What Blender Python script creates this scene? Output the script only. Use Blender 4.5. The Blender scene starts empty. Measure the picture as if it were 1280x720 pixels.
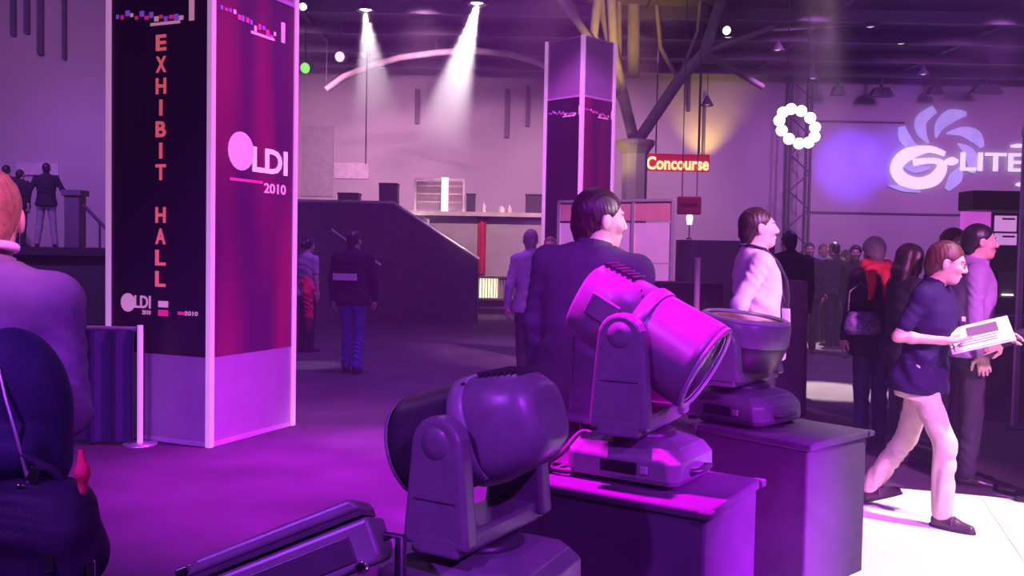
import bpy, bmesh, math, random
import numpy as np
from mathutils import Vector, Matrix, Euler
random.seed(7)
SC = bpy.context.scene
C = SC.collection

# ---------------------------------------------------------------- camera
FPX, CAMH, PITCH, ROLL = 1150.0, 1.57, math.radians(2.29), math.radians(1.06)
cam_data = bpy.data.cameras.new('camera'); cam = bpy.data.objects.new('camera', cam_data); C.objects.link(cam)
cam_data.sensor_width = 36.0; cam_data.lens = 36.0 * FPX / 1280.0; cam_data.clip_end = 200
CR = Euler((math.pi/2 - PITCH, 0, 0)).to_matrix() @ Matrix.Rotation(ROLL, 3, 'Z')
cam.matrix_world = Matrix.Translation((0, 0, CAMH)) @ CR.to_4x4()
SC.camera = cam
def ray(px, py):
    return CR @ Vector(((px-640)/FPX, -(py-360)/FPX, -1))
def at(px, py, Y):                       # point seen at that pixel, at depth Y
    d = ray(px, py); return Vector((0, 0, CAMH)) + d*(Y/d.y)
def gnd(px, py, z=0.0):                  # point seen at that pixel, at height z
    d = ray(px, py); return Vector((0, 0, CAMH)) + d*((z-CAMH)/d.z)

# ---------------------------------------------------------------- world, exposure
SC.view_settings.view_transform = 'Standard'; SC.view_settings.look = 'None'
SC.view_settings.gamma = 1; SC.view_settings.use_curve_mapping = False
SC.view_settings.exposure = -0.06
W = bpy.data.worlds.new('hall_ambience'); SC.world = W; W.use_nodes = True
W.node_tree.nodes['Background'].inputs[0].default_value = (0.34, 0.09, 0.62, 1)
W.node_tree.nodes['Background'].inputs[1].default_value = 0.20
# thin stage haze fills the whole hall
wv = W.node_tree.nodes.new('ShaderNodeVolumeScatter'); wv.inputs['Density'].default_value = 0.0065; wv.inputs['Color'].default_value = (.90, .78, .96, 1)
W.node_tree.links.new(wv.outputs[0], W.node_tree.nodes['World Output'].inputs['Volume'])

# ---------------------------------------------------------------- lamps of the hall, with unseen spots and fills added for single subjects
def spot(name, loc, target, color, power, angle, blend=0.5, radius=0.12):
    l = bpy.data.lights.new(name, 'SPOT'); l.color = color; l.energy = power
    l.spot_size = math.radians(angle); l.spot_blend = blend; l.shadow_soft_size = radius
    o = bpy.data.objects.new(name, l); C.objects.link(o)
    o.location = loc
    o.rotation_euler = (Vector(target)-Vector(loc)).to_track_quat('-Z', 'Y').to_euler()
    return o
def ambient_fill(loc, color, power):  # unseen point lamps added as purple ambient fill
    l = bpy.data.lights.new('ambient_fill', 'POINT'); l.color = color; l.energy = power; l.shadow_soft_size = 0.6
    o = bpy.data.objects.new('ambient_fill', l); C.objects.link(o); o.location = loc
for hl_ in ((-5, -1, 7.2), (5, -1, 7.2), (0, 9, 7.6), (-9, 13, 7.6), (9, 13, 7.6), (0, 19, 7.6), (12, 20, 7.6)):
    ambient_fill(hl_, (0.62, 0.26, 1.0), 165)
MAG = (0.62, 0.03, 1.0); VIO = (0.22, 0.06, 1.0); PNK = (1.0, 0.42, 0.95); WRM = (1.0, 0.62, 0.80)
spot('purple_floor_wash', (0.6, 6.2, 7.6), (-0.95, 6.2, 0), (0.74, 0.01, 1.0), 10500, 33, 0.95)
spot('purple_tower_wash', (2.2, 6.2, 7.0), (-2.2, 7.6, 1.2), (0.8, 0.04, 1.0), 2700, 40, 0.8)
spot('magenta_top_light', (-0.5, 3.9, 6.5), (0.52, 3.5, 1.0), (1.0, 0.0, 1.0), 15000, 12, 0.6)
spot('violet_front_wash', (3.2, -3.0, 5.5), (0.8, 4.0, 0.8), (0.42, 0.03, 1.0), 2700, 42, 0.7)
spot('violet_side_wash', (4.8, 0.6, 3.2), (1.05, 3.75, 0.25), (0.52, 0.01, 1.0), 10500, 20, 0.8)
spot('pink_edge_left', (1.6, 0.3, 4.0), (-1.30, 2.28, 1.62), (1.0, 0.20, 0.85), 1300, 6, 0.6)  # unseen narrow spot added to brighten the foreground man's head
spot('face_light', (5.6, 3.1, 3.2), (0.50, 4.36, 1.72), (1.0, 0.62, 0.95), 2600, 6.5, 0.5)  # unseen narrow spot added to brighten the suited man's face
spot('warm_top_light', (1.0, 5.6, 6.5), (1.19, 4.72, 1.2), (1.0, 0.45, 0.55), 900, 6, 0.5)
spot('violet_left_fill', (-3.0, -3.0, 5.5), (-1.6, 3.0, 0.9), (0.40, 0.05, 1.0), 2300, 48, 0.7)  # unseen fill added for the jacket and the strobe at left
spot('pink_key', (5.2, 2.2, 4.5), (1.5, 5.7, 1.62), (1.0, 0.40, 0.98), 2800, 13, 0.6)
spot('pink_key_from_hall_end', (4.6, -1.5, 5.2), (2.6, 5.6, 1.2), (1.0, 0.24, 0.98), 6500, 20, 0.6)
spot('white_floor_light', (6.0, 3.0, 7.6), (2.9, 4.6, 0), (1.0, 0.72, 0.90), 6500, 24, 0.35)
spot('mid_hall_purple', (-1.0, 11.0, 7.8), (-1.5, 12.5, 0), (0.42, 0.06, 1.0), 1600, 75, 0.8)
spot('mid_hall_violet', (6.0, 12.0, 7.8), (5.5, 13.5, 0), (0.55, 0.10, 1.0), 2000, 80, 0.8)
spot('left_hall_violet', (-9.0, 14.0, 7.6), (-9.5, 20.0, 1.6), (0.45, 0.12, 1.0), 2000, 75, 0.8)
# wall washers near the far wall
for wx, e in ((-6.5, 3000), (-2.5, 3500), (3.4, 2400)):
    spot('wall_washer', (wx, 25.6 if wx > 0 else 24.0, 7.6), (wx, 33.9, 3.2), (1.0, 0.42, 0.78), e, 66, 0.9, 0.4)
for wx, e in ((8.0, 2100), (13.0, 2400), (18.5, 2400)):
    spot('wall_washer', (wx, 24.0, 7.6), (wx, 33.9, 3.4), (0.72, 0.20, 1.0), e, 66, 0.9, 0.4)
spot('left_wall_washer', (-10.5, 15.0, 7.6), (-11.0, 22.4, 4.2), (0.80, 0.25, 0.95), 740, 78, 0.9, 0.4)
spot('stair_warm_light', (1.0, 17.0, 7.6), (-0.8, 22.0, 2.0), (1.0, 0.55, 0.62), 3000, 34, 0.7)
# yellow uplights on the branching column
spot('yellow_wall_light', at(884, 215, 33.0), at(882, 120, 34.0), (1.0, 0.62, 0.05), 420, 76, 0.9)
spot('yellow_strut_light', (2.6, 21.5, 4.6), (2.9, 24.0, 8.0), (1.0, 0.62, 0.06), 900, 56, 0.8)
spot('yellow_capital_light', at(748, 200, 23.0), at(776, 196, 24.0), (1.0, 0.72, 0.06), 45, 70, 0.8)
spot('far_tower_fill', (0.3, 10.5, 7.4), (1.45, 17.0, 3.6), (0.85, 0.12, 1.0), 3200, 26, 0.7)  # unseen magenta spot added to brighten the far tower
spot('column_fill', (1.2, 19.0, 7.2), (3.3, 24.0, 3.4), (1.0, 0.50, 0.85), 900, 16, 0.8)  # unseen pink spot added to brighten the column shaft
# blue spill on the far wall
spot('blue_wall_light', (11.5, 26, 7.0), at(1062, 206, 34.0), (0.10, 0.04, 1.0), 7500, 22, 1.0)
spot('blue_wall_light_low', (13.0, 26, 7.0), at(1108, 196, 34.0), (0.12, 0.06, 1.0), 3600, 18, 1.0)
spot('booth_pink_fill', (4.2, 7.6, 6.5), (1.7, 12.2, 1.6), (1.0, 0.34, 0.88), 4500, 26, 0.7)  # unseen pink spot added to brighten the booth wall
# light pools on the floor behind the crates
p_ = gnd(1030, 488); spot('floor_pool_light', (p_.x+.4, p_.y+2.0, 7.4), p_, (1.0, 0.74, 0.66), 15000, 12, 0.35)
p_ = gnd(1040, 433); spot('floor_pool_light', (p_.x+.4, p_.y+2.0, 7.4), p_, (1.0, 0.66, 0.66), 10000, 11, 0.4)
p_ = gnd(385, 456); spot('floor_pool_light', (p_.x+.2, p_.y+1.0, 7.4), p_, (0.8, 0.5, 1.0), 1500, 8, 0.5)

# ---------------------------------------------------------------- materials
MATS = {}
def mat(name, col, rough=0.6, metal=0.0, emit=None, es=0.0, var=0.12, scale=6.0, bump=0.0, alpha=None, coat=0.0, spec=0.5):
    if name in MATS: return MATS[name]
    m = bpy.data.materials.new(name); m.use_nodes = True; MATS[name] = m
    nt = m.node_tree; b = nt.nodes['Principled BSDF']
    b.inputs['Roughness'].default_value = rough; b.inputs['Metallic'].default_value = metal; b.inputs['Specular IOR Level'].default_value = spec
    tc = nt.nodes.new('ShaderNodeTexCoord'); n = nt.nodes.new('ShaderNodeTexNoise')
    n.inputs['Scale'].default_value = scale; n.inputs['Detail'].default_value = 4
    nt.links.new(tc.outputs['Object'], n.inputs['Vector'])
    r = nt.nodes.new('ShaderNodeValToRGB')
    r.color_ramp.elements[0].position = 0.3; r.color_ramp.elements[1].position = 0.7
    r.color_ramp.elements[0].color = tuple(c*(1-var) for c in col)+(1,)
    r.color_ramp.elements[1].color = tuple(min(1, c*(1+var)) for c in col)+(1,)
    nt.links.new(n.outputs['Fac'], r.inputs[0]); nt.links.new(r.outputs[0], b.inputs['Base Color'])
    if bump:
        bp = nt.nodes.new('ShaderNodeBump'); bp.inputs['Strength'].default_value = bump; bp.inputs['Distance'].default_value = 0.02
        n2 = nt.nodes.new('ShaderNodeTexNoise'); n2.inputs['Scale'].default_value = scale*6
        nt.links.new(tc.outputs['Object'], n2.inputs['Vector'])
        nt.links.new(n2.outputs['Fac'], bp.inputs['Height']); nt.links.new(bp.outputs[0], b.inputs['Normal'])
    if emit: b.inputs['Emission Color'].default_value = tuple(emit)+(1,); b.inputs['Emission Strength'].default_value = es
    if alpha is not None: b.inputs['Alpha'].default_value = alpha
    if coat: b.inputs['Coat Weight'].default_value = coat
    return m

# ---------------------------------------------------------------- mesh building
class MB:
    def __init__(s): s.v = []; s.f = []; s.sm = []
    def add(s, vs, fs, smooth=False):
        o = len(s.v); s.v += [tuple(v) for v in vs]; s.f += [tuple(i+o for i in f) for f in fs]; s.sm += [smooth]*len(fs); return s
    def box(s, c, size, R=None):
        vs = []
        for dz in (-.5, .5):
            for dx, dy in ((-.5, -.5), (.5, -.5), (.5, .5), (-.5, .5)):
                p = Vector((dx*size[0], dy*size[1], dz*size[2]))
                if R is not None: p = R @ p
                vs.append(Vector(c)+p)
        return s.add(vs, [(3, 2, 1, 0), (4, 5, 6, 7), (0, 1, 5, 4), (1, 2, 6, 5), (2, 3, 7, 6), (3, 0, 4, 7)])
    def prism(s, poly, d0, d1, fr=None):
        # polygon of (a, b) extruded along the third axis from d0 to d1; fr maps (a, b, d) to a point
        fr = fr or (lambda a, b, d: (a, b, d)); n = len(poly)
        vs = [fr(a, b, d0) for a, b in poly]+[fr(a, b, d1) for a, b in poly]
        fs = [tuple(range(n-1, -1, -1)), tuple(range(n, 2*n))]+[(i, (i+1) % n, n+(i+1) % n, n+i) for i in range(n)]
        return s.add(vs, fs)
    def loft(s, rings, cap=True, smooth=True):
        n = len(rings[0]); vs = [p for r in rings for p in r]; fs = []
        for k in range(len(rings)-1):
            for i in range(n):
                fs.append((k*n+i, k*n+(i+1) % n, (k+1)*n+(i+1) % n, (k+1)*n+i))
        s.add(vs, fs, smooth)
        if cap:
            s.add(rings[0], [tuple(range(n-1, -1, -1))]); s.add(rings[-1], [tuple(range(n))])
        return s
    def tube(s, pts, r, n=10, smooth=True):
        pts = [Vector(p) for p in pts]; rr = r if isinstance(r, (list, tuple)) else [r]*len(pts)
        rings = []; ref = None
        for i, p in enumerate(pts):
            t = (pts[min(i+1, len(pts)-1)]-pts[max(i-1, 0)]).normalized()
            if ref is None: ref = t.orthogonal().normalized()
            ref = (ref-t*ref.dot(t))
            if ref.length < 1e-5: ref = t.orthogonal()
            ref.normalize(); b = t.cross(ref)
            rings.append([p+(ref*math.cos(2*math.pi*k/n)+b*math.sin(2*math.pi*k/n))*rr[i] for k in range(n)])
        return s.loft(rings, True, smooth)
    def lathe(s, prof, n=24, M=None, smooth=True):
        # prof: (radius, z)
        rings = []
        for r, z in prof:
            ring = [Vector((r*math.cos(2*math.pi*k/n), r*math.sin(2*math.pi*k/n), z)) for k in range(n)]
            rings.append([M @ p for p in ring] if M is not None else ring)
        return s.loft(rings, True, smooth)
    def ball(s, c, r, n=12, M=None):
        r = r if isinstance(r, (list, tuple)) else (r, r, r)
        rings = []
        for k in range(n//2+1):
            a = math.pi*(k+.02)/(n//2+.04)-math.pi/2
            rings.append([Vector(c)+(M or Matrix.Identity(3)) @ Vector((r[0]*math.cos(a)*math.cos(2*math.pi*i/n), r[1]*math.cos(a)*math.sin(2*math.pi*i/n), r[2]*math.sin(a))) for i in range(n)])
        return s.loft(rings)
    def build(s, name, m, parent=None, bevel=0.0, seg=2):
        me = bpy.data.meshes.new(name); me.from_pydata(s.v, [], s.f)
        me.polygons.foreach_set('use_smooth', s.sm); me.update()
        return obj(name, me, m, parent, bevel, seg)
def obj(name, me, m, parent=None, bevel=0.0, seg=2):
    o = bpy.data.objects.new(name, me); C.objects.link(o)
    if m is not None and not me.materials: me.materials.append(m)
    if parent is not None: o.parent = parent
    if bevel:
        b = o.modifiers.new('bevel', 'BEVEL'); b.width = bevel; b.segments = seg; b.limit_method = 'ANGLE'
    return o
def tag(o, label, cat, group=None, kind=None):
    o['label'] = label; o['category'] = cat
    if group: o['group'] = group
    if kind: o['kind'] = kind
    return o
def thing(name, label, cat, loc=(0, 0, 0), rotz=0.0, group=None):
    o = bpy.data.objects.new(name, None); C.objects.link(o); o.empty_display_size = 0.1
    o.location = loc; o.rotation_euler = (0, 0, rotz)
    return tag(o, label, cat, group)
def struct(o, label=None):
    o['kind'] = 'structure'
    if label: o['label'] = label
    return o
def text_mesh(txt, w, h, depth=0.004, bold=0.0, base_h=None):
    cu = bpy.data.curves.new('t', 'FONT'); cu.body = txt; cu.size = 1.0; cu.extrude = 0.01; cu.offset = bold; cu.resolution_u = 3
    to = bpy.data.objects.new('t', cu); C.objects.link(to)
    dg = bpy.context.evaluated_depsgraph_get(); dg.update()
    me = bpy.data.meshes.new_from_object(to.evaluated_get(dg))
    bpy.data.objects.remove(to); bpy.data.curves.remove(cu)
    a = np.empty(len(me.vertices)*3); me.vertices.foreach_get('co', a); a = a.reshape(-1, 3)
    lo, hi = a.min(0), a.max(0); a = (a-lo)/np.maximum(hi-lo, 1e-6)
    a[:, 0] *= w; a[:, 1] *= h; a[:, 2] *= depth
    me.vertices.foreach_set('co', a.ravel()); me.update(); me.materials.clear()
    return me
def frame_matrix(o, x, y):
    x = Vector(x).normalized(); y = Vector(y).normalized(); z = x.cross(y)
    M = Matrix((x, y, z)).transposed().to_4x4(); M.translation = Vector(o); return M

# ---------------------------------------------------------------- people: one continuous surface from a signed distance field
def nv(v):
    v = np.array(v, float); return v/np.linalg.norm(v)
def axis_pts(lo, hi, h, zones):
    p = [lo]
    while p[-1] < hi:
        st = h
        for a, b, hf in zones:
            if a-h <= p[-1] <= b: st = min(st, hf)
        p.append(p[-1]+st)
    return np.array(p)
class Field:
    def __init__(s, lo, hi, h, zones=()):
        # zones: (lo3, hi3, hf) boxes sampled finer
        s.ax = [axis_pts(lo[i]-2*h, hi[i]+2*h, h, [(z[0][i], z[1][i], z[2]) for z in zones]) for i in range(3)]
        s.F = np.full([len(a) for a in s.ax], 0.5)
    def sl(s, lo, hi):
        r = []
        for i in range(3):
            a = max(0, np.searchsorted(s.ax[i], lo[i])-1); b = min(len(s.ax[i]), np.searchsorted(s.ax[i], hi[i])+1); r.append(slice(a, max(a, b)))
        return tuple(r)
    def grid(s, q):
        return s.ax[0][q[0]][:, None, None], s.ax[1][q[1]][None, :, None], s.ax[2][q[2]][None, None, :]
    def put(s, q, d, k):
        a = s.F[q]
        if k > 0:
            hh = np.maximum(k-np.abs(a-d), 0)/k; s.F[q] = np.minimum(a, d)-hh*hh*k*0.25
        else: s.F[q] = np.minimum(a, d)
    def cone(s, p0, r0, p1, r1, k=0.02, wr=0.0, wf=60.0):
        p0 = np.array(p0, float); p1 = np.array(p1, float); m = max(r0, r1)+k+wr+0.02
        q = s.sl(np.minimum(p0, p1)-m, np.maximum(p0, p1)+m); X, Y, Z = s.grid(q)
        d = p1-p0; L2 = max(d.dot(d), 1e-9)
        t = np.clip(((X-p0[0])*d[0]+(Y-p0[1])*d[1]+(Z-p0[2])*d[2])/L2, 0, 1)
        D = np.sqrt((X-p0[0]-t*d[0])**2+(Y-p0[1]-t*d[1])**2+(Z-p0[2]-t*d[2])**2)-(r0+(r1-r0)*t)
        if wr: D = D+wr*np.sin(wf*Z+25*X+9*np.sin(14*Y+5*Z))*(0.4+0.6*np.sin(3.1*t+.3))
        s.put(q, D, k)
    def chain(s, pts, rs, k=0.02, **kw):
        for i in range(len(pts)-1): s.cone(pts[i], rs[i], pts[i+1], rs[i+1], k, **kw)
    def ell(s, c, r, R=None, k=0.02, sub=False):
        c = np.array(c, float); m = max(r)+k+0.02; q = s.sl(c-m, c+m); X, Y, Z = s.grid(q)
        x, y, z = X-c[0], Y-c[1], Z-c[2]
        if R is not None:
            x, y, z = (R[0][0]*x+R[1][0]*y+R[2][0]*z), (R[0][1]*x+R[1][1]*y+R[2][1]*z), (R[0][2]*x+R[1][2]*y+R[2][2]*z)
        k0 = np.sqrt((x/r[0])**2+(y/r[1])**2+(z/r[2])**2); k1 = np.sqrt((x/r[0]**2)**2+(y/r[1]**2)**2+(z/r[2]**2)**2)+1e-9
        D = k0*(k0-1)/k1
        if sub: s.F[q] = np.maximum(s.F[q], -D)
        else: s.put(q, D, k)
    def torso(s, O, R, tab, inf=0.0, k=0.02, wr=0.0):
        # tab rows: (w, half width, half depth, forward shift)
        tab = np.array(tab); O = np.array(O); m = 0.75
        q = s.sl(O-m, O+m); X, Y, Z = s.grid(q); x, y, z = X-O[0], Y-O[1], Z-O[2]
        u = R[0][0]*x+R[1][0]*y+R[2][0]*z; v = R[0][1]*x+R[1][1]*y+R[2][1]*z; w = R[0][2]*x+R[1][2]*y+R[2][2]*z
        a = np.interp(w, tab[:, 0], tab[:, 1])+inf; b = np.interp(w, tab[:, 0], tab[:, 2])+inf; sh = np.interp(w, tab[:, 0], tab[:, 3])
        v = v-sh; e = ((np.abs(u)/a)**2.4+(np.abs(v)/b)**2.4)**(1/2.4)
        D = (e-1)*np.minimum(a, b)
        if wr: D = D+wr*np.sin(38*w+16*u+5*np.sin(11*v+4*w))*np.clip(0.55-w, 0.1, 0.5)*1.6
        D = np.maximum(D, np.maximum(tab[0, 0]-w, w-tab[-1, 0]))
        s.put(q, D, k)
    def clip_frame(s, O, R, n, c):           # removes the points where n . local > c
        X, Y, Z = s.grid((slice(None),)*3); x, y, z = X-O[0], Y-O[1], Z-O[2]
        g = [R[i][0]*n[0]+R[i][1]*n[1]+R[i][2]*n[2] for i in range(3)]
        s.F = np.maximum(s.F, g[0]*x+g[1]*y+g[2]*z-c)
    def mesh(s, name):
        F = s.F; S = F < 0
        cn = [(0, 0, 0), (1, 0, 0), (0, 1, 0), (1, 1, 0), (0, 0, 1), (1, 0, 1), (0, 1, 1), (1, 1, 1)]
        n = [d-1 for d in F.shape]; cnt = np.zeros(n, np.int8)
        for a, b, c in cn: cnt += S[a:a+n[0], b:b+n[1], c:c+n[2]]
        ids = np.argwhere((cnt > 0) & (cnt < 8))
        idx = np.full(n, -1, np.int64); idx[tuple(ids.T)] = np.arange(len(ids))
        V = []; P = []
        for c in cn:
            j = ids+np.array(c); V.append(F[tuple(j.T)]); P.append(np.stack([s.ax[i][j[:, i]] for i in range(3)], 1))
        acc = np.zeros((len(ids), 3)); num = np.zeros(len(ids))
        for a in range(8):
            for b in range(a+1, 8):
                if sum(abs(cn[a][i]-cn[b][i]) for i in range(3)) != 1: continue
                cr = (V[a] < 0) != (V[b] < 0); t = np.where(cr, V[a]/np.where(cr, V[a]-V[b], 1), 0)
                acc += np.where(cr[:, None], P[a]+t[:, None]*(P[b]-P[a]), 0); num += cr
        acc /= np.maximum(num, 1)[:, None]
        Q = []
        for axn in range(3):
            o1, o2 = [(1, 2), (2, 0), (0, 1)][axn]
            A = np.take(S, range(0, S.shape[axn]-1), axn); B = np.take(S, range(1, S.shape[axn]), axn)
            e = np.argwhere(A != B); e = e[(e[:, o1] > 0) & (e[:, o2] > 0) & (e[:, o1] < n[o1]) & (e[:, o2] < n[o2])]
            def cell(d1, d2):
                g = e.copy(); g[:, o1] -= d1; g[:, o2] -= d2; return idx[tuple(g.T)]
            q = np.stack([cell(1, 1), cell(0, 1), cell(0, 0), cell(1, 0)], 1)
            fl = ~A[tuple(e.T)]; q[fl] = q[fl][:, ::-1]; Q.append(q)
        Q = np.concatenate(Q); Q = Q[(Q >= 0).all(1)]
        me = bpy.data.meshes.new(name)
        me.vertices.add(len(acc)); me.vertices.foreach_set('co', acc.ravel())
        me.loops.add(len(Q)*4); me.loops.foreach_set('vertex_index', Q.ravel().astype(np.int32))
        me.polygons.add(len(Q)); me.polygons.foreach_set('loop_start', np.arange(0, len(Q)*4, 4, dtype=np.int32))
        me.polygons.foreach_set('use_smooth', np.ones(len(Q), bool)); me.update(calc_edges=True); me.validate()
        return me

MALE = [(-.16, .155, .10, -.005), (-.06, .172, .118, -.012), (.04, .166, .115, 0), (.15, .150, .105, .004), (.30, .168, .122, .004), (.42, .180, .118, 0), (.50, .165, .092, -.008), (.545, .115, .070, -.012), (.575, .062, .058, -.010)]
FEM = [(-.16, .160, .105, -.005), (-.05, .182, .122, -.014), (.06, .160, .112, .002), (.17, .138, .102, .004), (.30, .152, .128, .018), (.40, .160, .115, .008), (.48, .150, .085, -.006), (.53, .100, .066, -.012), (.56, .056, .054, -.010)]

def hand(F, Wp, d, palm, side, s, curl=0.5, spread=1.0, k=0.006):
    # Wp wrist, d hand direction, palm = direction the palm faces, side = +1/-1 picks the thumb side
    d = nv(d); palm = np.array(palm, float); palm = nv(palm-d*palm.dot(d)); t = np.cross(d, palm)*side
    Rm = np.stack([t, d, palm], 1)
    F.ell(Wp+d*.045*s, (.040*s, .056*s, .016*s), Rm, 0.012)
    F.cone(Wp-d*.02*s, .024*s, Wp+d*.03*s, .023*s, .015)
    for o, L, dz in ((.031, .074, 0), (.0105, .083, .004), (-.0105, .077, .003), (-.031, .060, -.004)):
        p = Wp+d*(.078+dz)*s+t*o*s; a = 0.0; r = [.0092, .0086, .0080, .0070]; pts = [p-d*.02*s]
        dd = nv(d+t*o*2.2*spread)
        for j, f in enumerate((.46, .30, .24)):
            a += curl*(0.55, 0.75, 0.55)[j]
            p = p+(dd*math.cos(a)+palm*math.sin(a))*L*f*s; pts.append(p)
        F.chain(pts, [x*s for x in r], k)
    p = Wp+d*.022*s+t*.028*s; a0 = nv(d*.62+t*.72+palm*.35); a1 = nv(d*.92+t*.30+palm*.30)
    F.chain([p-t*.012*s, p+a0*.042*s, p+a0*.042*s+a1*.034*s, p+a0*.042*s+a1*.058*s], [.0155*s, .0115*s, .0098*s, .008*s], .008)

SKIN = mat('skin', (0.62, 0.40, 0.31), 0.5, var=0.06, scale=12)
EYEW = mat('eye_white', (0.75, 0.72, 0.70), 0.25, var=0.02); IRIS = mat('eye_iris', (0.05, 0.03, 0.02), 0.25)
LIP = mat('lip', (0.50, 0.20, 0.19), 0.45, var=0.05)
STAND = ((0, 0.02, -1), (0, -0.03, -1), 6, 0)

def person(label, loc, yaw, height=1.75, sex='m', legs=None, arms=None, lean=0.0, side=0.0, twist=0.0, head=(0, 0), hs=1.0,
           top=None, top_kind='shirt', sleeve='long', legm=None, shoem=None, hairm=None, hair='short', h=0.014, hf=0.006, hh=0.006,
           curl=(0.5, 0.5), palms=(None, None), hands_dir=(None, None), group=None, broad=1.0, hem=None, hide_hands=(False, False), skin=None, face=True):
    s = height/1.75; skin = skin or SKIN
    legs = legs or (STAND, STAND)                      # order: left, right
    arms = arms or (((-.12, -.02, -1), (-.02, .12, -1)), ((.12, -.02, -1), (.02, .12, -1)))
    root = thing('person', label, 'person', (loc[0], loc[1], loc[2] if len(loc) > 2 else 0), yaw, group)
    tab = [(a, b*broad, c, e) for a, b, c, e in (MALE if sex == 'm' else FEM)]
    hipw = .088 if sex == 'm' else .085; shw = (.178 if sex == 'm' else .160)*broad
    O = np.zeros(3); LG = []
    for i, (th, sh_, fy, fp) in enumerate(legs):
        hp = np.array([(-1, 1)[i]*hipw, 0, -.03]); kn = hp+nv(th)*.43; an = kn+nv(sh_)*.42
        fa = math.radians(fy)*(1, -1)[i]; pr = math.radians(fp)
        Rf = np.array(Matrix.Rotation(fa, 3, 'Z') @ Matrix.Rotation(-pr, 3, 'X'))
        low = min((an+Rf @ np.array(q))[2] for q in ((0, -.075, -.085), (0, .18, -.085)))
        LG.append([hp, kn, an, Rf, low])
    dz = -min(l[4] for l in LG)
    O = np.array([0, 0, dz]); 
    for l in LG:
        for j in range(3): l[j] = (l[j]+O)*s
    O = O*s
    Rt = np.array(Matrix.Rotation(math.radians(twist), 3, 'Z') @ Matrix.Rotation(math.radians(-lean), 3, 'X') @ Matrix.Rotation(math.radians(side), 3, 'Y'))
    tl = lambda u, v, w: O+Rt @ (np.array([u, v, w])*s)
    Rh = Rt @ np.array(Matrix.Rotation(math.radians(head[0]), 3, 'Z') @ Matrix.Rotation(math.radians(head[1]), 3, 'X'))
    nb = tl(0, -.012, .55); Hc = tl(0, .012, .555)+Rh @ (np.array([0, .010, .125])*s)
    hl = lambda u, v, w: Hc+Rh @ (np.array([u, v, w])*s*hs)
    stab = [(a*s, b*s, c*s, e*s) for a, b, c, e in tab]
    AR = []
    for i, (ud, fd) in enumerate(arms):
        sh = tl((-1, 1)[i]*shw, -.005, .475); el = sh+nv(ud)*.285*s; wr = el+nv(fd)*.25*s
        hd = nv(hands_dir[i]) if hands_dir[i] is not None else nv(fd)
        pm = palms[i] if palms[i] is not None else ((1, 0, 0), (-1, 0, 0))[i]
        AR.append((sh, el, wr, hd, pm))
    allp = np.array([j for l in LG for j in l[:3]]+[j for a in AR for j in a[:3]]+[a[2]+a[3]*.18*s for a in AR]+[hl(0, 0, .13), O])
    lo = allp.min(0)-.2*s; hi = allp.max(0)+.2*s; lo[2] = -0.02; hi[2] = allp[:, 2].max()+.06
    hb = np.array([.14, .14, .16])*s*hs
    zones = [(Hc-hb, Hc+hb, hf)]
    for i, a in enumerate(AR):
        if not hide_hands[i]:
            c = a[2]+a[3]*.09*s; zones.append((c-.10*s, c+.10*s, hh))
    # ---- body
    F = Field(lo, hi, h, zones)
    F.torso(O, Rt, [(a, b*.92, c*.9, e) for a, b, c, e in stab], -.004, .02)
    nr = (.058 if sex == 'm' else .048)*s*hs
    F.cone(nb, nr*1.05, hl(0, -.018, -.05), nr*.96, .03)
    # head
    hR = Rh; q = s*hs
    F.ell(hl(0, -.012, .030), (.076*q, .096*q, .092*q), hR, .0)
    F.ell(hl(0, .020, -.030), (.062*q, .074*q, .086*q), hR, .03*q)
    F.ell(hl(0, .060, -.088), (.034*q, .030*q, .027*q), hR, .03*q)          # chin
    F.ell(hl(0, .080, .030), (.050*q, .014*q, .012*q), hR, .014*q)          # brow
    for sx in (-1, 1):
        F.ell(hl(sx*.032, .090, .010), (.017*q, .012*q, .012*q), hR, sub=True)
        F.ell(hl(sx*.040, .068, -.022), (.022*q, .022*q, .022*q), hR, .02*q)  # cheek
        F.ell(hl(sx*.077, -.006, -.004), (.009*q, .020*q, .032*q), np.array(Rh @ np.array(Matrix.Rotation(sx*.25, 3, 'Z'))), .006*q)
    F.chain([hl(0, .092, .020), hl(0, .112, -.022)], [.008*q, .012*q], .010*q)   # nose
    F.ell(hl(0, .104, -.028), (.016*q, .013*q, .010*q), hR, .008*q)
    F.ell(hl(0, .088, -.060), (.024*q, .010*q, .011*q), hR, .010*q)         # mouth
    for i, (sh, el, wr, hd, pm) in enumerate(AR):
        f = 1.0 if sex == 'm' else .86
        F.chain([sh, el], [.050*s*f, .038*s*f], .03); F.chain([el, el+(wr-el)*.3, wr], [.037*s*f, .038*s*f, .026*s*f], .02)
        if not hide_hands[i]: hand(F, wr, hd, pm, (1, -1)[i]*1.0, s*(1.0 if sex == 'm' else .92), curl[i])
    for hp, kn, an, Rf, _ in LG:
        F.chain([hp, kn], [.074*s, .048*s], .03); F.chain([kn, kn+(an-kn)*.3, an], [.047*s, .048*s, .034*s], .02)
        F.cone(an+Rf @ np.array([0, -.02, -.045])*s, .032*s, an+Rf @ np.array([0, .12, -.058])*s, .022*s, .02)
    obj('body', F.mesh('body'), skin, root)
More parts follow.
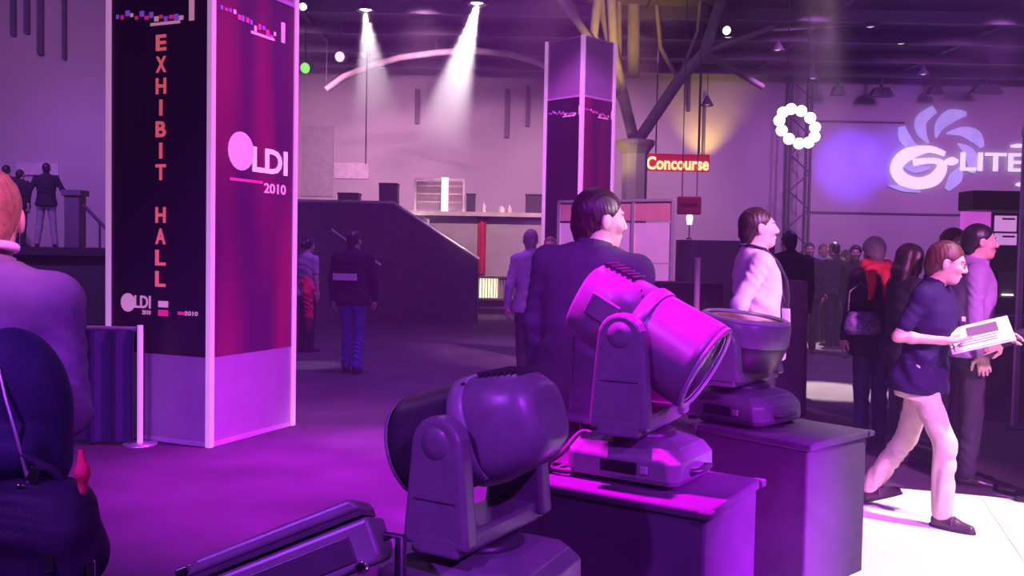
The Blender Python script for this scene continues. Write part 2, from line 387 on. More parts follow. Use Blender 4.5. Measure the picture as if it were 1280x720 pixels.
    # ---- face details
    if face:
        for sx in (-1, 1):
            M3 = Matrix([list(r) for r in Rh])
            e = MB(); e.ball(hl(sx*.032, .078, .010), .0125*q, 12); eo = e.build('eye', EYEW, root)
            i_ = MB(); i_.ball(hl(sx*.032, .0855, .010), .0062*q, 10); i_.build('iris', IRIS, eo)
            b = MB(); b.tube([hl(sx*.014, .091, .026), hl(sx*.032, .090, .032), hl(sx*.052, .078, .027)], [.003*q, .0042*q, .002*q], 6); b.build('eyebrow', hairm, root)
        m_ = MB(); m_.tube([hl(-.023, .087, -.059), hl(-.010, .0975, -.0575), hl(0, .0985, -.059), hl(.010, .0975, -.0575), hl(.023, .087, -.059)], [.002*q, .005*q, .005*q, .005*q, .002*q], 8); m_.build('lips', LIP, root)
    # ---- hair
    if hair != 'bald':
        big = .30 if hair == 'long' else .17
        F = Field(Hc-np.array([.15, .16, big])*q, Hc+np.array([.15, .16, .17])*q, hf*1.15 if hf > .006 else .006)
        th = {'short': .007, 'full': .018, 'long': .016, 'tied': .012, 'crew': .0045}[hair]*q
        F.ell(hl(0, -.014, .030), (.076*q+th, .096*q+th, .092*q+th), hR, 0)
        if hair in ('short', 'crew', 'full'):
            F.cone(hl(0, -.055, -.03), .058*q+th*.6, hl(0, -.05, -.06), .05*q+th*.5, .02*q)
            F.clip_frame(Hc, Rh, (0, .75, -.66), (.012 if hair != 'full' else .016)*q)
            for sx in (-1, 1): F.ell(hl(sx*.080, .006, -.020), (.03*q, .026*q, .045*q), hR, sub=True)
        elif hair == 'tied':
            F.ell(hl(0, -.12, .01), (.045*q, .04*q, .05*q), hR, .02*q); F.clip_frame(Hc, Rh, (0, .75, -.66), .014*q)
        else:
            for uu in (-.062, -.03, 0, .03, .062):
                F.chain([hl(uu, -.05, .05), hl(uu*1.25, -.075, -.09), hl(uu*1.4, -.085, -.22)], [.045*q, .042*q, .026*q], .02*q)
            for sx in (-1, 1): F.chain([hl(sx*.07, .03, .05), hl(sx*.092, .015, -.07), hl(sx*.095, -.01, -.19)], [.026*q, .026*q, .016*q], .02*q)
            F.ell(hl(0, .105, -.035), (.066*q, .075*q, .098*q), hR, sub=True)
        X, Y, Z = F.grid((slice(None),)*3)
        F.F = F.F+.0022*np.sin(260*X+40*Z)*np.sin(240*Y+30*Z)
        obj('hair', F.mesh('hair'), hairm, root)
    # ---- upper garment
    if top is not None:
        jk = top_kind == 'jacket'; inf = (.026 if jk else .013)*s; hm = (hem if hem is not None else (-.20 if jk else -.09))
        st = list(stab)
        if not jk: st = [(a, b+max(0, .06*s-a)*.13, c+max(0, .06*s-a)*.22, e) for a, b, c, e in st]
        if hm*s < st[0][0]: st = [(hm*s, st[0][1]+.010*s, st[0][2]+.012*s, st[0][3])]+st
        F = Field(lo, hi, min(h, .012))
        F.torso(O, Rt, st, inf, .02, wr=.008 if not jk else .006)
        for i, (sh, el, wr, hd, pm) in enumerate(AR):
            f = (1.0 if sex == 'm' else .88)
            r0, r1, r2 = ((.070, .058, .044) if jk else (.060, .050, .036)); r0, r1, r2 = r0*s*f, r1*s*f, r2*s*f
            inner = tl((-1, 1)[i]*shw*.62, -.008, .470)
            F.cone(inner, r0*.95, sh, r0, .05*s)
            if sleeve == 'short':
                e2 = sh+(el-sh)*.72; F.cone(sh, r0, e2, r0*.98, .03, wr=.003)
            elif sleeve == 'rolled':
                F.cone(sh, r0, el, r1, .03, wr=.004); F.cone(el, r1, el+(wr-el)*.35, r1*.95, .02, wr=.004)
            else:
                F.cone(sh, r0, el, r1, .03, wr=.005); F.cone(el, r1, wr, r2, .02, wr=.005)
        F.clip_frame(O, Rt, (0, 0, -1), -hm*s)
        for i, (sh, el, wr, hd, pm) in enumerate(AR):      # clean cuffs
            pass
        F.ell(hl(0, .01, -.10), (.050*s, .060*s, .06*s), Rh, sub=True)
        g = obj({'shirt': 'shirt', 'jacket': 'jacket', 'polo': 'polo_shirt', 'coat': 'coat'}[top_kind], F.mesh('top'), top, root)
        # collar
        cb = MB(); n = 20
        for lift, rr in ((0, 1.0),):
            ringA = []; ringB = []; ringC = []; ringD = []
            for kk in range(n+1):
                a = math.pi/2+.30+(2*math.pi-.60)*kk/n; ca, sa = math.cos(a), math.sin(a)
                R0 = nr/s; back = .5-.5*sa
                ringA.append(tl(ca*(R0+.026), sa*(R0+.024)-.010, .525+.012*back)); ringB.append(tl(ca*(R0+.016), sa*(R0+.014)-.012, .568+.030*back))
                ringC.append(tl(ca*(R0+.008), sa*(R0+.006)-.012, .566+.030*back)); ringD.append(tl(ca*(R0+.012), sa*(R0+.012)-.010, .525+.012*back))
            cb.loft([[Vector(x) for x in (ringA[i], ringB[i], ringC[i], ringD[i])] for i in range(n+1)], True, False)
        cb.build('collar', top, root)
    # ---- trousers
    if legm is not None:
        F = Field(np.minimum(lo, lo), np.array([hi[0], hi[1], O[2]+.16*s]), min(h, .013))
        F.torso(O, Rt, [t for t in stab if t[0] <= .16*s], .006*s, .02)
        for hp, kn, an, Rf, _ in LG:
            F.chain([hp, kn], [.090*s, .066*s], .03, wr=.003); F.cone(kn, .066*s, kn+(an-kn)*.97+np.array([0, -.012, 0])*s, .060*s, .02, wr=.006, wf=48)
        F.clip_frame(O, Rt, (0, 0, 1), .075*s)
        obj('trousers', F.mesh('trousers'), legm, root)
    # ---- shoes
    if shoem is not None:
        for hp, kn, an, Rf, _ in LG:
            pl = lambda u, v, w: an+Rf @ (np.array([u, v, w])*s)
            F = Field(an-np.array([.24, .24, .14])*s, an+np.array([.24, .24, .06])*s, .008)
            F.cone(pl(0, -.035, -.045), .040*s, pl(0, .06, -.050), .040*s, .02); F.cone(pl(0, .06, -.054), .041*s, pl(0, .150, -.062), .030*s, .02)
            F.cone(pl(0, -.02, -.03), .040*s, pl(0, -.01, .0), .042*s, .02)
            F.clip_frame(an, Rf, (0, 0, -1), .0845*s)
            so = obj('shoe', F.mesh('shoe'), shoem, root)
            sb = MB(); po = [(math.cos(t)*.042*(1 if math.sin(t) < 0 else 1.0), .05+math.sin(t)*.135) for t in [2*math.pi*i/18 for i in range(18)]]
            sb.prism(po, -.085, -.068, lambda a, b, d: pl(a, b, d)); sb.build('sole', mat('rubber_sole', (.03, .03, .03), .7), so)
    root['_'] = 0; del root['_']
    return root, dict(tl=tl, hl=hl, AR=AR, LG=LG, s=s, q=q, O=O, Rt=Rt, Rh=Rh)

# ---------------------------------------------------------------- the hall
M_CARPET = mat('dark_carpet', (0.085, 0.075, 0.095), 0.85, var=0.25, scale=1.3, bump=0.15, spec=0.25)
M_WALL = mat('painted_concrete_wall', (0.50, 0.47, 0.48), 0.85, var=0.10, scale=0.35, bump=0.05)
M_CEIL = mat('dark_ceiling', (0.10, 0.085, 0.11), 0.9, var=0.3, scale=0.5)
M_STEEL = mat('dark_painted_steel', (0.10, 0.09, 0.11), 0.55, 0.3)
M_BLACK = mat('black_plastic', (0.045, 0.042, 0.05), 0.36, var=0.15, scale=20, bump=0.03)
M_CHARC = mat('charcoal_plastic', (0.15, 0.145, 0.16), 0.34, var=0.10, scale=20, bump=0.03)
M_CRATE = mat('black_plinth_cloth', (0.075, 0.062, 0.085), 0.9, var=0.12, scale=9, bump=0.05, spec=0.12)
M_CHROME = mat('chrome', (0.8, 0.8, 0.82), 0.12, 1.0, var=0.02)
M_ALU = mat('aluminium', (0.72, 0.70, 0.74), 0.32, 0.7, var=0.04)
M_GLASS = mat('lens_glass', (0.03, 0.03, 0.04), 0.05, 0.0, var=0.02, coat=1.0)
M_CONC = mat('grey_concrete', (0.40, 0.37, 0.38), 0.85, var=0.12, scale=2.5, bump=0.1)

H = 8.2
struct(MB().box((2, 14, -0.1), (48, 46, 0.2)).build('floor', M_CARPET), 'dark carpet floor of the exhibition hall')
ceil_ = struct(MB().box((2, 20, H+0.1), (48, 34, 0.2)).build('ceiling', M_CEIL), 'dark ceiling of the hall')
for y in (25.0, 27.4, 30.0, 32.4):
    MB().box((2, y, H-0.16), (44, 0.18, 0.32)).build('ceiling_beam', M_STEEL, ceil_)
for x in (-6, -1.5, 3.5, 8.5, 13.5, 18.5):
    MB().box((x, 28, H-0.06), (0.12, 12, 0.12)).build('ceiling_purlin', M_STEEL, ceil_)
wb = struct(MB().box((9, 34.15, H/2), (36, 0.3, H)).build('wall_back', M_WALL), 'tall pale far wall washed in purple light')
# ledges, tall pipes and dark conduits fixed to the far wall
for (x0, y0, x1, y1) in ((1010, 264, 1205, 270), (1010, 152, 1130, 153)):
    a = at(x0, y0, 34); b = at(x1, y1, 34)
    MB().box(((a.x+b.x)/2, 33.97, (a.z+b.z)/2), (b.x-a.x, 0.06, 0.07)).build('wall_rail', M_STEEL, wb)
for (x, y0, y1, w) in ((522, 112, 155, .16), (634, 112, 172, .16), (660, 108, 158, .12), (880, 130, 200, .10), (862, 60, 140, .1)):
    a = at(x, y0, 34); b = at(x, y1, 34)
    MB().box((a.x, 33.92, (a.z+b.z)/2), (w, 0.16, a.z-b.z)).build('wall_conduit', M_STEEL, wb)
a = at(418, 223, 34); b = at(461, 204, 34)
MB().box(((a.x+b.x)/2, 33.97, (a.z+b.z)/2), (b.x-a.x, .06, b.z-a.z)).build('wall_panel', mat('pale_wall_panel', (.68, .64, .68), .7), wb)
a = at(377, 245, 34); b = at(417, 158, 34)
MB().box(((a.x+b.x)/2, 33.97, (a.z+b.z)/2), (b.x-a.x, .06, b.z-a.z)).build('wall_panel', mat('grey_wall_panel', (.42, .39, .42), .8), wb)
wl = struct(MB().box((-14.5, 22.65, H/2), (13, 0.3, H)).build('wall_left', M_WALL), 'nearer pale wall behind the raised platform at the left')
struct(MB().box((-8.15, 28.3, H/2), (0.3, 11.4, H)).build('wall_return', M_WALL), 'return wall between the near and the far wall')
for (x, y0, y1, w) in ((16, -30, 45, .10), (33, -30, 42, .10), (50, -30, 68, .12), (80, -30, 74, .07)):
    a = at(x, y0, 22.4); b = at(x, y1, 22.4)
    MB().box((a.x, 22.42, (min(a.z, H)+b.z)/2), (w, 0.14, min(a.z, H)-b.z)).build('wall_conduit', M_STEEL, wl)
a = at(20, 218, 22.4); b = at(72, 204, 22.4)
MB().box(((a.x+b.x)/2, 22.47, (a.z+b.z)/2), (b.x-a.x, .06, b.z-a.z)).build('wall_panel', MATS['pale_wall_panel'], wl)
# raised platform at the left
PZ = at(55, 309, 19.6).z
pf = struct(MB().box((-13.2, 19.6, PZ/2), (12.6, 5.6, PZ)).build('floor_platform', mat('dark_platform', (.10, .085, .11), .8)), 'raised dark platform along the left wall')
MB().box((-13.2, 16.76, PZ-.06), (12.6, .08, .14)).build('platform_edge', M_STEEL, pf)

# stair side wall and the lit upper gallery
YS = 20.0
poly = [(p.x, p.z) for p in (at(372, 256, YS), at(490, 255, YS), at(598, 326, YS))]
poly = [(poly[0][0]-3.0, 0), (poly[2][0], 0), poly[2], poly[1], (poly[0][0]-3.0, poly[0][1])]
sw = struct(MB().prism(poly, YS, YS+.3, lambda a, b, d: (a, d, b)).build('wall_stair', mat('dark_stair_wall', (.13, .11, .13), .75, var=.15)), 'dark solid side wall of a stair with a sloping top')
a, b = at(490, 255, YS), at(598, 326, YS)
MB().tube([(a.x-3.6, YS+.15, a.z+.03), (a.x, YS+.15, a.z+.03), (b.x, YS+.15, b.z+.03)], .045, 8).build('handrail', M_ALU, sw)
a, b = at(414, 287, YS-.12), at(476, 332, YS-.12)
MB().tube([a, b], .03, 8).build('handrail', M_ALU, sw)
YG = 22.2
g0, g1 = at(440, 267, YG), at(700, 267, YG); gz = g0.z
gw = struct(MB().box(((g0.x+g1.x)/2, YG+.15, (gz+.95)/2+.0), (g1.x-g0.x, .3, gz-.95)).build('wall_gallery', M_CONC), 'warm lit parapet wall of the upper gallery')
MB().box(((g0.x+g1.x)/2, YG+.1, gz+.04), (g1.x-g0.x, .55, .10)).build('gallery_ledge', mat('pale_ledge', (.62, .56, .52), .6), gw)
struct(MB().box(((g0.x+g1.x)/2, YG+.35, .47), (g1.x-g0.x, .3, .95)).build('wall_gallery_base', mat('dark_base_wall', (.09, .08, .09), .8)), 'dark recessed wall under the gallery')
struct(MB().box(((g0.x+g1.x)/2, YG+2.3, gz-.2), (g1.x-g0.x, 4.0, .2)).build('floor_gallery', M_CONC), 'floor of the upper gallery')
# lit grille
a, b = at(597, 374, YG-.02), at(643, 347, YG-.02)
gr = thing('vent_grille', 'yellow lit vent grille low in the gallery wall', 'grille', ((a.x+b.x)/2, YG-.02, a.z))
gw_, gh_ = b.x-a.x, b.z-a.z
MB().box((0, .10, gh_/2), (gw_, .03, gh_)).build('back_plate', mat('grille_plate', (.3, .3, .25), .6), gr)
MB().box((-gw_*.22, .07, gh_*.5), (gw_*.52, .03, gh_*.86)).build('lamp_panel', mat('grille_lamp', (.9, .9, .6), .5, emit=(1, .88, .42), es=1.6), gr)
fr_ = MB()
for zz in (0, gh_): fr_.box((0, 0, zz), (gw_+.06, .06, .04))
for xx in (-gw_/2, gw_/2): fr_.box((xx, 0, gh_/2), (.04, .06, gh_))
fr_.build('frame', M_STEEL, gr)
for i in range(13):
    MB().box((-gw_/2+gw_*(i+.5)/13, .03, gh_/2), (.022, .04, gh_)).build('slat', M_CONC, gr)
# things on the gallery ledge
def ledge_box(name, label, x0, y0, x1, m, dy=.0, d=.35):
    a, b = at(x0, 262, YG+dy), at(x1, y0, YG+dy); z0 = gz+.09
    t = thing(name, label, 'box', ((a.x+b.x)/2, YG+.1+dy, z0)); w, hgt = b.x-a.x, b.z-z0
    MB().box((0, 0, hgt*.46), (w, d, hgt*.92)).build('body', m, t, .01)
    MB().box((0, 0, hgt*.96), (w+.03, d+.03, hgt*.08)).build('lid', m, t, .006)
    return t
BRN = mat('brown_board', (.30, .20, .18), .7); DKB = mat('dark_box', (.06, .05, .07), .7)
for px0, py0, px1, nm, lb in ((475, 231, 498, 'cardboard_box', 'tall brown box standing above the top of the stair wall'), (424, 243, 450, 'cardboard_box', 'low brown box at the left above the stair wall')):
    a, b = at(px0, 256, YS+.6), at(px1, py0, YS+.6)
    t = thing(nm, lb, 'box', ((a.x+b.x)/2, YS+.6, a.z-.25)); hh_ = b.z-a.z+.25
    MB().box((0, 0, hh_/2), (b.x-a.x, .4, hh_)).build('body', BRN, t, .01); MB().box((0, 0, hh_), (b.x-a.x+.02, .42, .05)).build('lid', BRN, t, .01)
struct(MB().box((-4.6, YS+1.2, at(470, 258, YS+.6).z-.32), (5.2, 1.7, .2)).build('floor_landing', M_CONC), 'landing behind the stair wall')
ledge_box('dark_case', 'small dark case right of the framed display on the ledge', 583, 242, 594, DKB)
ledge_box('dark_case', 'wide dark case at the tower end of the ledge', 657, 243, 688, DKB)
a, b = at(519, 265, YG+.1), at(580, 225, YG+.1)
t = thing('display_stand', 'framed display stand with a white post on the gallery ledge', 'display stand', ((a.x+b.x)/2, YG+.1, gz+.09)); w_, h_ = b.x-a.x, b.z-gz-.09
for fx, fw in ((-.5, .05), (.5, .05)): MB().box((fx*w_, 0, h_/2), (fw, .10, h_)).build('post', mat('pale_post', (.75, .6, .7), .5), t)
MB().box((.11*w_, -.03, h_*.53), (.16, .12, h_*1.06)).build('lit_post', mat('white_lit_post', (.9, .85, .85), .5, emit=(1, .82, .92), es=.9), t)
for fx, fw in ((-.2, .56), (.33, .30)):
    pn = MB().box((fx*w_, .02, h_*.5), (fw*w_, .03, h_*.86)).build('panel', mat('display_panel', (.28, .20, .24), .6), t)
    for q_ in (.3, .55, .8): MB().box((fx*w_, .0, h_*q_), (fw*w_*.9, .015, h_*.06)).build('shelf_strip', mat('display_strip', (.55, .38, .45), .6), pn)
MB().box((0, 0, h_), (w_, .08, .05)).build('top_rail', MATS['pale_post'], t)
def bottle(label, x, y0, m, r=.05):
    b = at(x, y0, YG); z0 = gz+.09; hb = b.z-z0
    t = thing('bottle', label, 'bottle', (b.x, YG, z0), 0)
    MB().lathe([(r, 0), (r, hb*.55), (r*.4, hb*.75), (r*.35, hb*.92)], 12).build('body', m, t)
    MB().lathe([(r*.45, hb*.9), (r*.45, hb)], 10).build('cap', M_ALU, t)
WB = mat('white_bottle', (.85, .75, .72), .4)
bottle('white bottle on the ledge just above the red banner', 605, 252, WB)
bottle('stout pale bottle on the ledge between banner and dark case', 627, 256, WB, .09)
bottle('slim pale bottle on the ledge next to the wide dark case', 637, 255, WB, .05)
# red banner hanging on the gallery wall
a, b = at(597, 342, YG-.05), at(608, 273, YG-.05)
t = thing('hanging_banner', 'narrow red banner hanging down the gallery wall', 'banner', ((a.x+b.x)/2, YG-.05, b.z))
MB().prism([(-(b.x-a.x)/2+i*(b.x-a.x)/8, .02*math.sin(i*1.4)) for i in range(9)]+[((b.x-a.x)/2-i*(b.x-a.x)/8, .02*math.sin((8-i)*1.4)+.012) for i in range(9)], a.z-b.z, 0).build('cloth', mat('red_cloth', (.55, .03, .05), .8), t)
MB().tube([(-.14, 0, 0), (.14, 0, 0)], .02, 8).build('rod', M_STEEL, t)

# platform furniture at the left
a, b = at(84, 308, 18.8), at(104, 238, 18.8)
t = thing('podium', 'dark podium standing on the raised platform at left', 'podium', ((a.x+b.x)/2, 18.8, PZ)); hp_ = b.z-PZ
MB().box((0, 0, hp_*.45), (.30, .32, hp_*.9)).build('body', mat('podium_grey', (.16, .13, .16), .7), t, .01)
MB().box((0, 0, hp_*.95), (.40, .40, hp_*.10)).build('top', MATS['podium_grey'], t, .01)
a, b = at(104, 256, 18.0), at(150, 304, 18.0)
t = thing('stair_railing', 'dark sloping railing beside the podium', 'railing', (a.x, 18.0, PZ))
dx, dz = b.x-a.x, b.z-a.z
MB().tube([(0, 0, a.z-PZ), (dx, 0, b.z-PZ)], .035, 8).build('handrail', M_STEEL, t)
for f_ in (0, .45, .9): MB().tube([(dx*f_, 0, a.z-PZ+dz*f_), (dx*f_, 0, -.0)], .022, 8).build('baluster', M_STEEL, t)

# ---------------------------------------------------------------- branching column
YT = 24.0
ap = at(794, 176, YT)
t = thing('branching_column', 'concrete column branching into steel struts under the ceiling', 'column', (ap.x, YT, 0))
cw = .33
MB().lathe([(cw, 0), (cw, ap.z-.9), (cw*1.0, ap.z-.35), (cw*1.55, ap.z-.1), (cw*1.55, ap.z)], 8, None, False).build('shaft', M_CONC, t)
def strut(pts, r, m=M_CONC, dY=None):
    v = [at(x, y, YT+d)-Vector((ap.x, YT, 0)) for x, y, d in pts]
    return MB().tube(v, r, 10).build('strut', m, t)
M_STRUT = mat('grey_strut', (.30, .27, .27), .7)
strut([(793, 178, 0), (768, 74, 0), (752, -4, 0)], .15, M_STRUT)
strut([(796, 178, 0), (848, 101, 0), (880, 66, 0), (903, -4, .4)], .15, M_STRUT)
strut([(880, 66, 0), (966, 34, .6)], .07, M_STRUT)
strut([(880, 66, 0), (952, 108, 3.0)], .09, M_STRUT)
strut([(848, 101, 0), (872, 40, .3), (876, -4, .4)], .05, M_STRUT)
strut([(785, 140, .2), (742, 46, -.6), (747, -4, -.8)], .12, M_STRUT)
strut([(768, 74, 0), (736, 47, -.8), (700, -4, -1.2)], .10, M_STRUT)
strut([(774, 100, .6), (774, -4, .6)], .07, M_STRUT)
strut([(792, 96, .9), (792, -4, .9)], .17, M_STRUT)
strut([(768, 74, -.3), (764, -4, -.6)], .12, M_STRUT)
strut([(848, 101, 0), (826, 60, .8), (820, -4, .9)], .06, M_STRUT)

# curved roof arch of the far part
pts = [at(x, y, 28.0) for x, y in ((408, 112), (430, 96), (462, 83), (500, 72), (545, 66), (590, 63), (635, 67), (670, 77), (700, 92))]
t = thing('curved_truss', 'curved pipe truss arching under the ceiling left of the far tower', 'truss', pts[0])
MB().tube([q-pts[0] for q in pts], .10, 8).build('pipe', mat('pale_arch', (.5, .42, .40), .6), t)
for q in pts[::2]: MB().tube([q-pts[0], Vector((q.x, q.y, H))-pts[0]], .015, 6).build('hanger', M_STEEL, t)
a, b = at(966, 37, 26), at(1166, 23, 26)
tag(MB().tube([a, b], .06, 8).build('ceiling_pipe', mat('pale_pipe', (.4, .34, .4), .5)), 'long straight pipe under the dark ceiling at right', 'pipe')

# ---------------------------------------------------------------- pendant lamps
def pendant(label, px, py, Y, r=.22, lit=None, cord=None, group=None, tiltdeg=0):
    p = at(px, py, Y); p.z = min(p.z, H-.35)
    t = thing('pendant_lamp', label, 'lamp', p, 0, group)
    MB().lathe([(.05, .30), (.07, .22), (r*.5, .18), (r*.85, .06), (r, 0), (r*.94, 0), (r*.78, .06), (.05, .17)], 20).build('shade', M_STEEL, t)
    MB().tube([(0, 0, .28), (0, 0, H-p.z)], .015, 6).build('cord', M_STEEL, t)
    MB().lathe([(r*.1, .11), (r*.55, .08), (r*.62, .05), (r*.3, .02), (.01, .01)], 16).build('bulb', mat('bulb_'+('lit' if lit else 'dim'), (.9, .85, .88), .3, emit=(1, .80, .92), es=14 if lit else .7), t)
    if cord:
        e = at(px, cord, Y); MB().tube([(r*.2, 0, .0), (r*.2, 0, e.z-p.z)], .018, 6).build('pull_cable', M_STEEL, t)
    return t
pendant('lit pendant lamp with a long cable and hazy light cone', 457, 14, 23.5, .24, True, 205)
pendant('brightest pendant lamp at the top of the widest light beam', 596, 6, 22.5, .24, True)
for lb, px, py, Y in (('dim pendant lamp nearest the end of a steel strut', 910, 48, 25.5), ('dim pendant lamp above the yellow lit wall', 884, 132, 29.0), ('dim pendant lamp above the ring of white lights', 972, 64, 26.5),
                      ('dim pendant lamp left of the wall column top', 1016, 99, 29.0), ('dim pendant lamp under the long ceiling pipe', 1088, 35, 25.2), ('dim pendant lamp right of the long ceiling pipe', 1126, 56, 26.5), ('lowest dim pendant lamp above the swirl logo', 1154, 94, 29.5)):
    pendant(lb, px, py, Y, .2, None)
for lb, px, py in (('dark hanging fixture at the wall top left of the swirl', 1101, 121), ('small dark hanging fixture straight above the swirl', 1168, 119), ('wide dark hanging fixture at the wall top far right', 1232, 117), ('tiny dark fixture above the ring side of the wall', 1047, 119)):
    p = at(px, py, 32.6); t = thing('hanging_fixture', lb, 'fixture', p)
    w_ = {1101: .8, 1168: .5, 1232: 1.1, 1047: .45}[px]
    MB().tube([(0, 0, 0), (0, 0, H-p.z)], .05, 6).build('stem', M_STEEL, t); MB().prism([(-w_/2, 0), (w_/2, 0), (w_*.28, .3), (-w_*.28, .3)], -.2, .2, lambda a, b, d: (a, d, b)).build('shade', M_STEEL, t)
# bare coloured lamps beside the tower
def can(label, px, py, Y, col, es, r, aim):
    p = at(px, py, Y); t = thing('stage_lamp', label, 'lamp', p); ax = Vector(aim).normalized(); M = ax.to_track_quat('Z', 'Y').to_matrix()
    MB().lathe([(r*.5, -r*2.6), (r*.9, -r*2.0), (r*1.1, 0), (r*1.1, .02)], 16, M).build('can', M_STEEL, t)
    MB().lathe([(r, .02), (r*.9, .05), (r*.3, .08)], 16, M).build('lens', mat('lens_%d_%d' % (px, py), col, .4, emit=col, es=es), t)
    MB().tube([(0, 0, r*1.1), (0, 0, H-p.z)], .02, 6).build('hanger', M_STEEL, t)
    return t
can('warm white stage lamp hanging below the arch end', 425, 71, 22.0, (1.0, .72, .74), 1.3, .12, (-.2, -1, -.15))
can('green stage lamp hanging beside the near tower', 382, 85, 21.0, (.35, 1.0, .18), 1.0, .12, (-.3, -1, -.25))
can('white stage lamp at the very top beside the near tower', 379, 8, 20.0, (1, .85, .95), 4.0, .08, (0, -1, -.6))
can('bright stage lamp at the tip of the right strut', 908, 38, 24.0, (1, .8, .9), 3.0, .11, (.2, -1, -.4))

# haze in the beams of the two lit lamps
def haze(name, label, apex, dirn, L, ang, dens):
    m = bpy.data.materials.new(name); m.use_nodes = True; nt = m.node_tree; nt.nodes.remove(nt.nodes['Principled BSDF'])
    v = nt.nodes.new('ShaderNodeVolumeScatter'); v.inputs['Density'].default_value = dens
    if ang:
        tc = nt.nodes.new('ShaderNodeTexCoord'); le = nt.nodes.new('ShaderNodeVectorMath'); le.operation = 'LENGTH'; mr = nt.nodes.new('ShaderNodeMapRange')
        mr.inputs['From Min'].default_value = L*.25; mr.inputs['From Max'].default_value = L*.95; mr.inputs['To Min'].default_value = dens; mr.inputs['To Max'].default_value = 0
        nt.links.new(tc.outputs['Object'], le.inputs[0]); nt.links.new(le.outputs['Value'], mr.inputs['Value']); nt.links.new(mr.outputs[0], v.inputs['Density'])
    v.inputs['Color'].default_value = (.95, .86, .95, 1)
    nt.links.new(v.outputs[0], nt.nodes['Material Output'].inputs['Volume'])
    M = Vector(dirn).to_track_quat('Z', 'Y').to_matrix()
    o = MB().lathe([(.10, 0), (.10+L*math.tan(math.radians(ang)), L)], 24, M).build(name, m)
    o.location = apex
    return tag(o, label, 'haze', None, 'stuff')
p = at(457, 14, 23.5); p.z = min(p.z, H-.35)
haze('light_haze', 'faint haze cone glowing under the pendant lamp with the long cable', p-Vector((0, 0, .04)), (.12, 0, -1), 3.2, 18, .24)
spot('pendant_beam', p-Vector((0, 0, .02)), p+Vector((.12, 0, -1)), (1, .80, .92), 4200, 35, .8, .06)
p = at(596, 6, 22.5); p.z = min(p.z, H-.35)
haze('light_haze', 'strong haze cone glowing under the brightest pendant lamp', p-Vector((0, 0, .04)), (-.25, 0, -1), 3.8, 15, .34)
spot('pendant_beam', p-Vector((0, 0, .02)), p+Vector((-.25, 0, -1)), (1, .80, .92), 11000, 29, .8, .06)

# ---------------------------------------------------------------- neon sign, ring of lights, glowing shapes for the projected logo
a, b = at(808, 212, 26), at(886, 196, 26)
t = thing('neon_sign', 'glowing Concourse sign in cream letters on a red strip', 'sign', (a.x, 26, a.z)); w_, h_ = b.x-a.x, b.z-a.z
MB().box((w_*.5, .06, h_*.55), (w_*1.04, .08, h_*1.25)).build('backing', mat('red_backing', (.4, .02, .04), .5, emit=(1, .02, .10), es=.32), t, .02)
o = obj('lettering', text_mesh('Concourse', w_, h_*.95, .03, .025), mat('neon_cream', (1, .9, .6), .5, emit=(1, .66, .26), es=1.7), t)
o.matrix_local = frame_matrix((0, -.02, 0), (1, 0, 0), (0, 0, 1))
for fx in (.15, .85): MB().tube([(w_*fx, .06, h_*1.2), (w_*fx, .06, H-a.z)], .02, 6).build('hanger', M_STEEL, t)

YR = 18.0; rc = at(997, 158, YR); rs = YR/FPX
t = thing('light_ring', 'hanging ring of eleven glaring white lamps', 'lamp', rc)
ringp = []
ang0 = [i*2*math.pi/11+.25 for i in range(11)]
pr = lambda a, k=1.0: Vector((25*rs*math.cos(a)*k, .12*math.cos(a), 20.5*rs*math.sin(a)*k-5*rs*math.cos(a)))
MB().tube([pr(i*2*math.pi/48)+Vector((0, .1, 0)) for i in range(49)], .035, 8).build('hoop', M_STEEL, t)
for a_ in ang0:
    c_ = pr(a_); M = Vector((-.15, -1, -.1)).to_track_quat('Z', 'Y').to_matrix().to_4x4(); M.translation = c_
    l = MB().lathe([(.05, -.14), (.10, -.10), (.115, 0)], 14, M).build('lamp_can', M_STEEL, t)
    MB().lathe([(.11, .0), (.10, .03), (.05, .05)], 14, M).build('lens', mat('ring_lens', (1, .95, 1), .4, emit=(1, .9, 1.0), es=4.0), l)
for dx_ in (-.2, .2): MB().tube([(dx_, .1, .32), (dx_, .1, H-rc.z)], .012, 6).build('hanging_wire', M_STEEL, t)
# lattice column on the far wall under the ring
a = at(1000, 118, 33.2)
t = thing('truss_column', 'dark lattice truss column standing against the far wall', 'truss', (a.x, 33.2, 0))
for sx in (-.36, .36):
    for sy in (-.25, .25): MB().tube([(sx, sy, 0), (sx, sy, 8.0)], .05, 6).build('chord', M_STEEL, t)
br = 0
while br < 7.8:
    MB().tube([(-.36, -.25, br), (.36, -.25, br+.65)], .03, 6).build('brace', M_STEEL, t); MB().tube([(.36, -.25, br+.65), (-.36, -.25, br+1.3)], .03, 6).build('brace', M_STEEL, t); br += 1.3

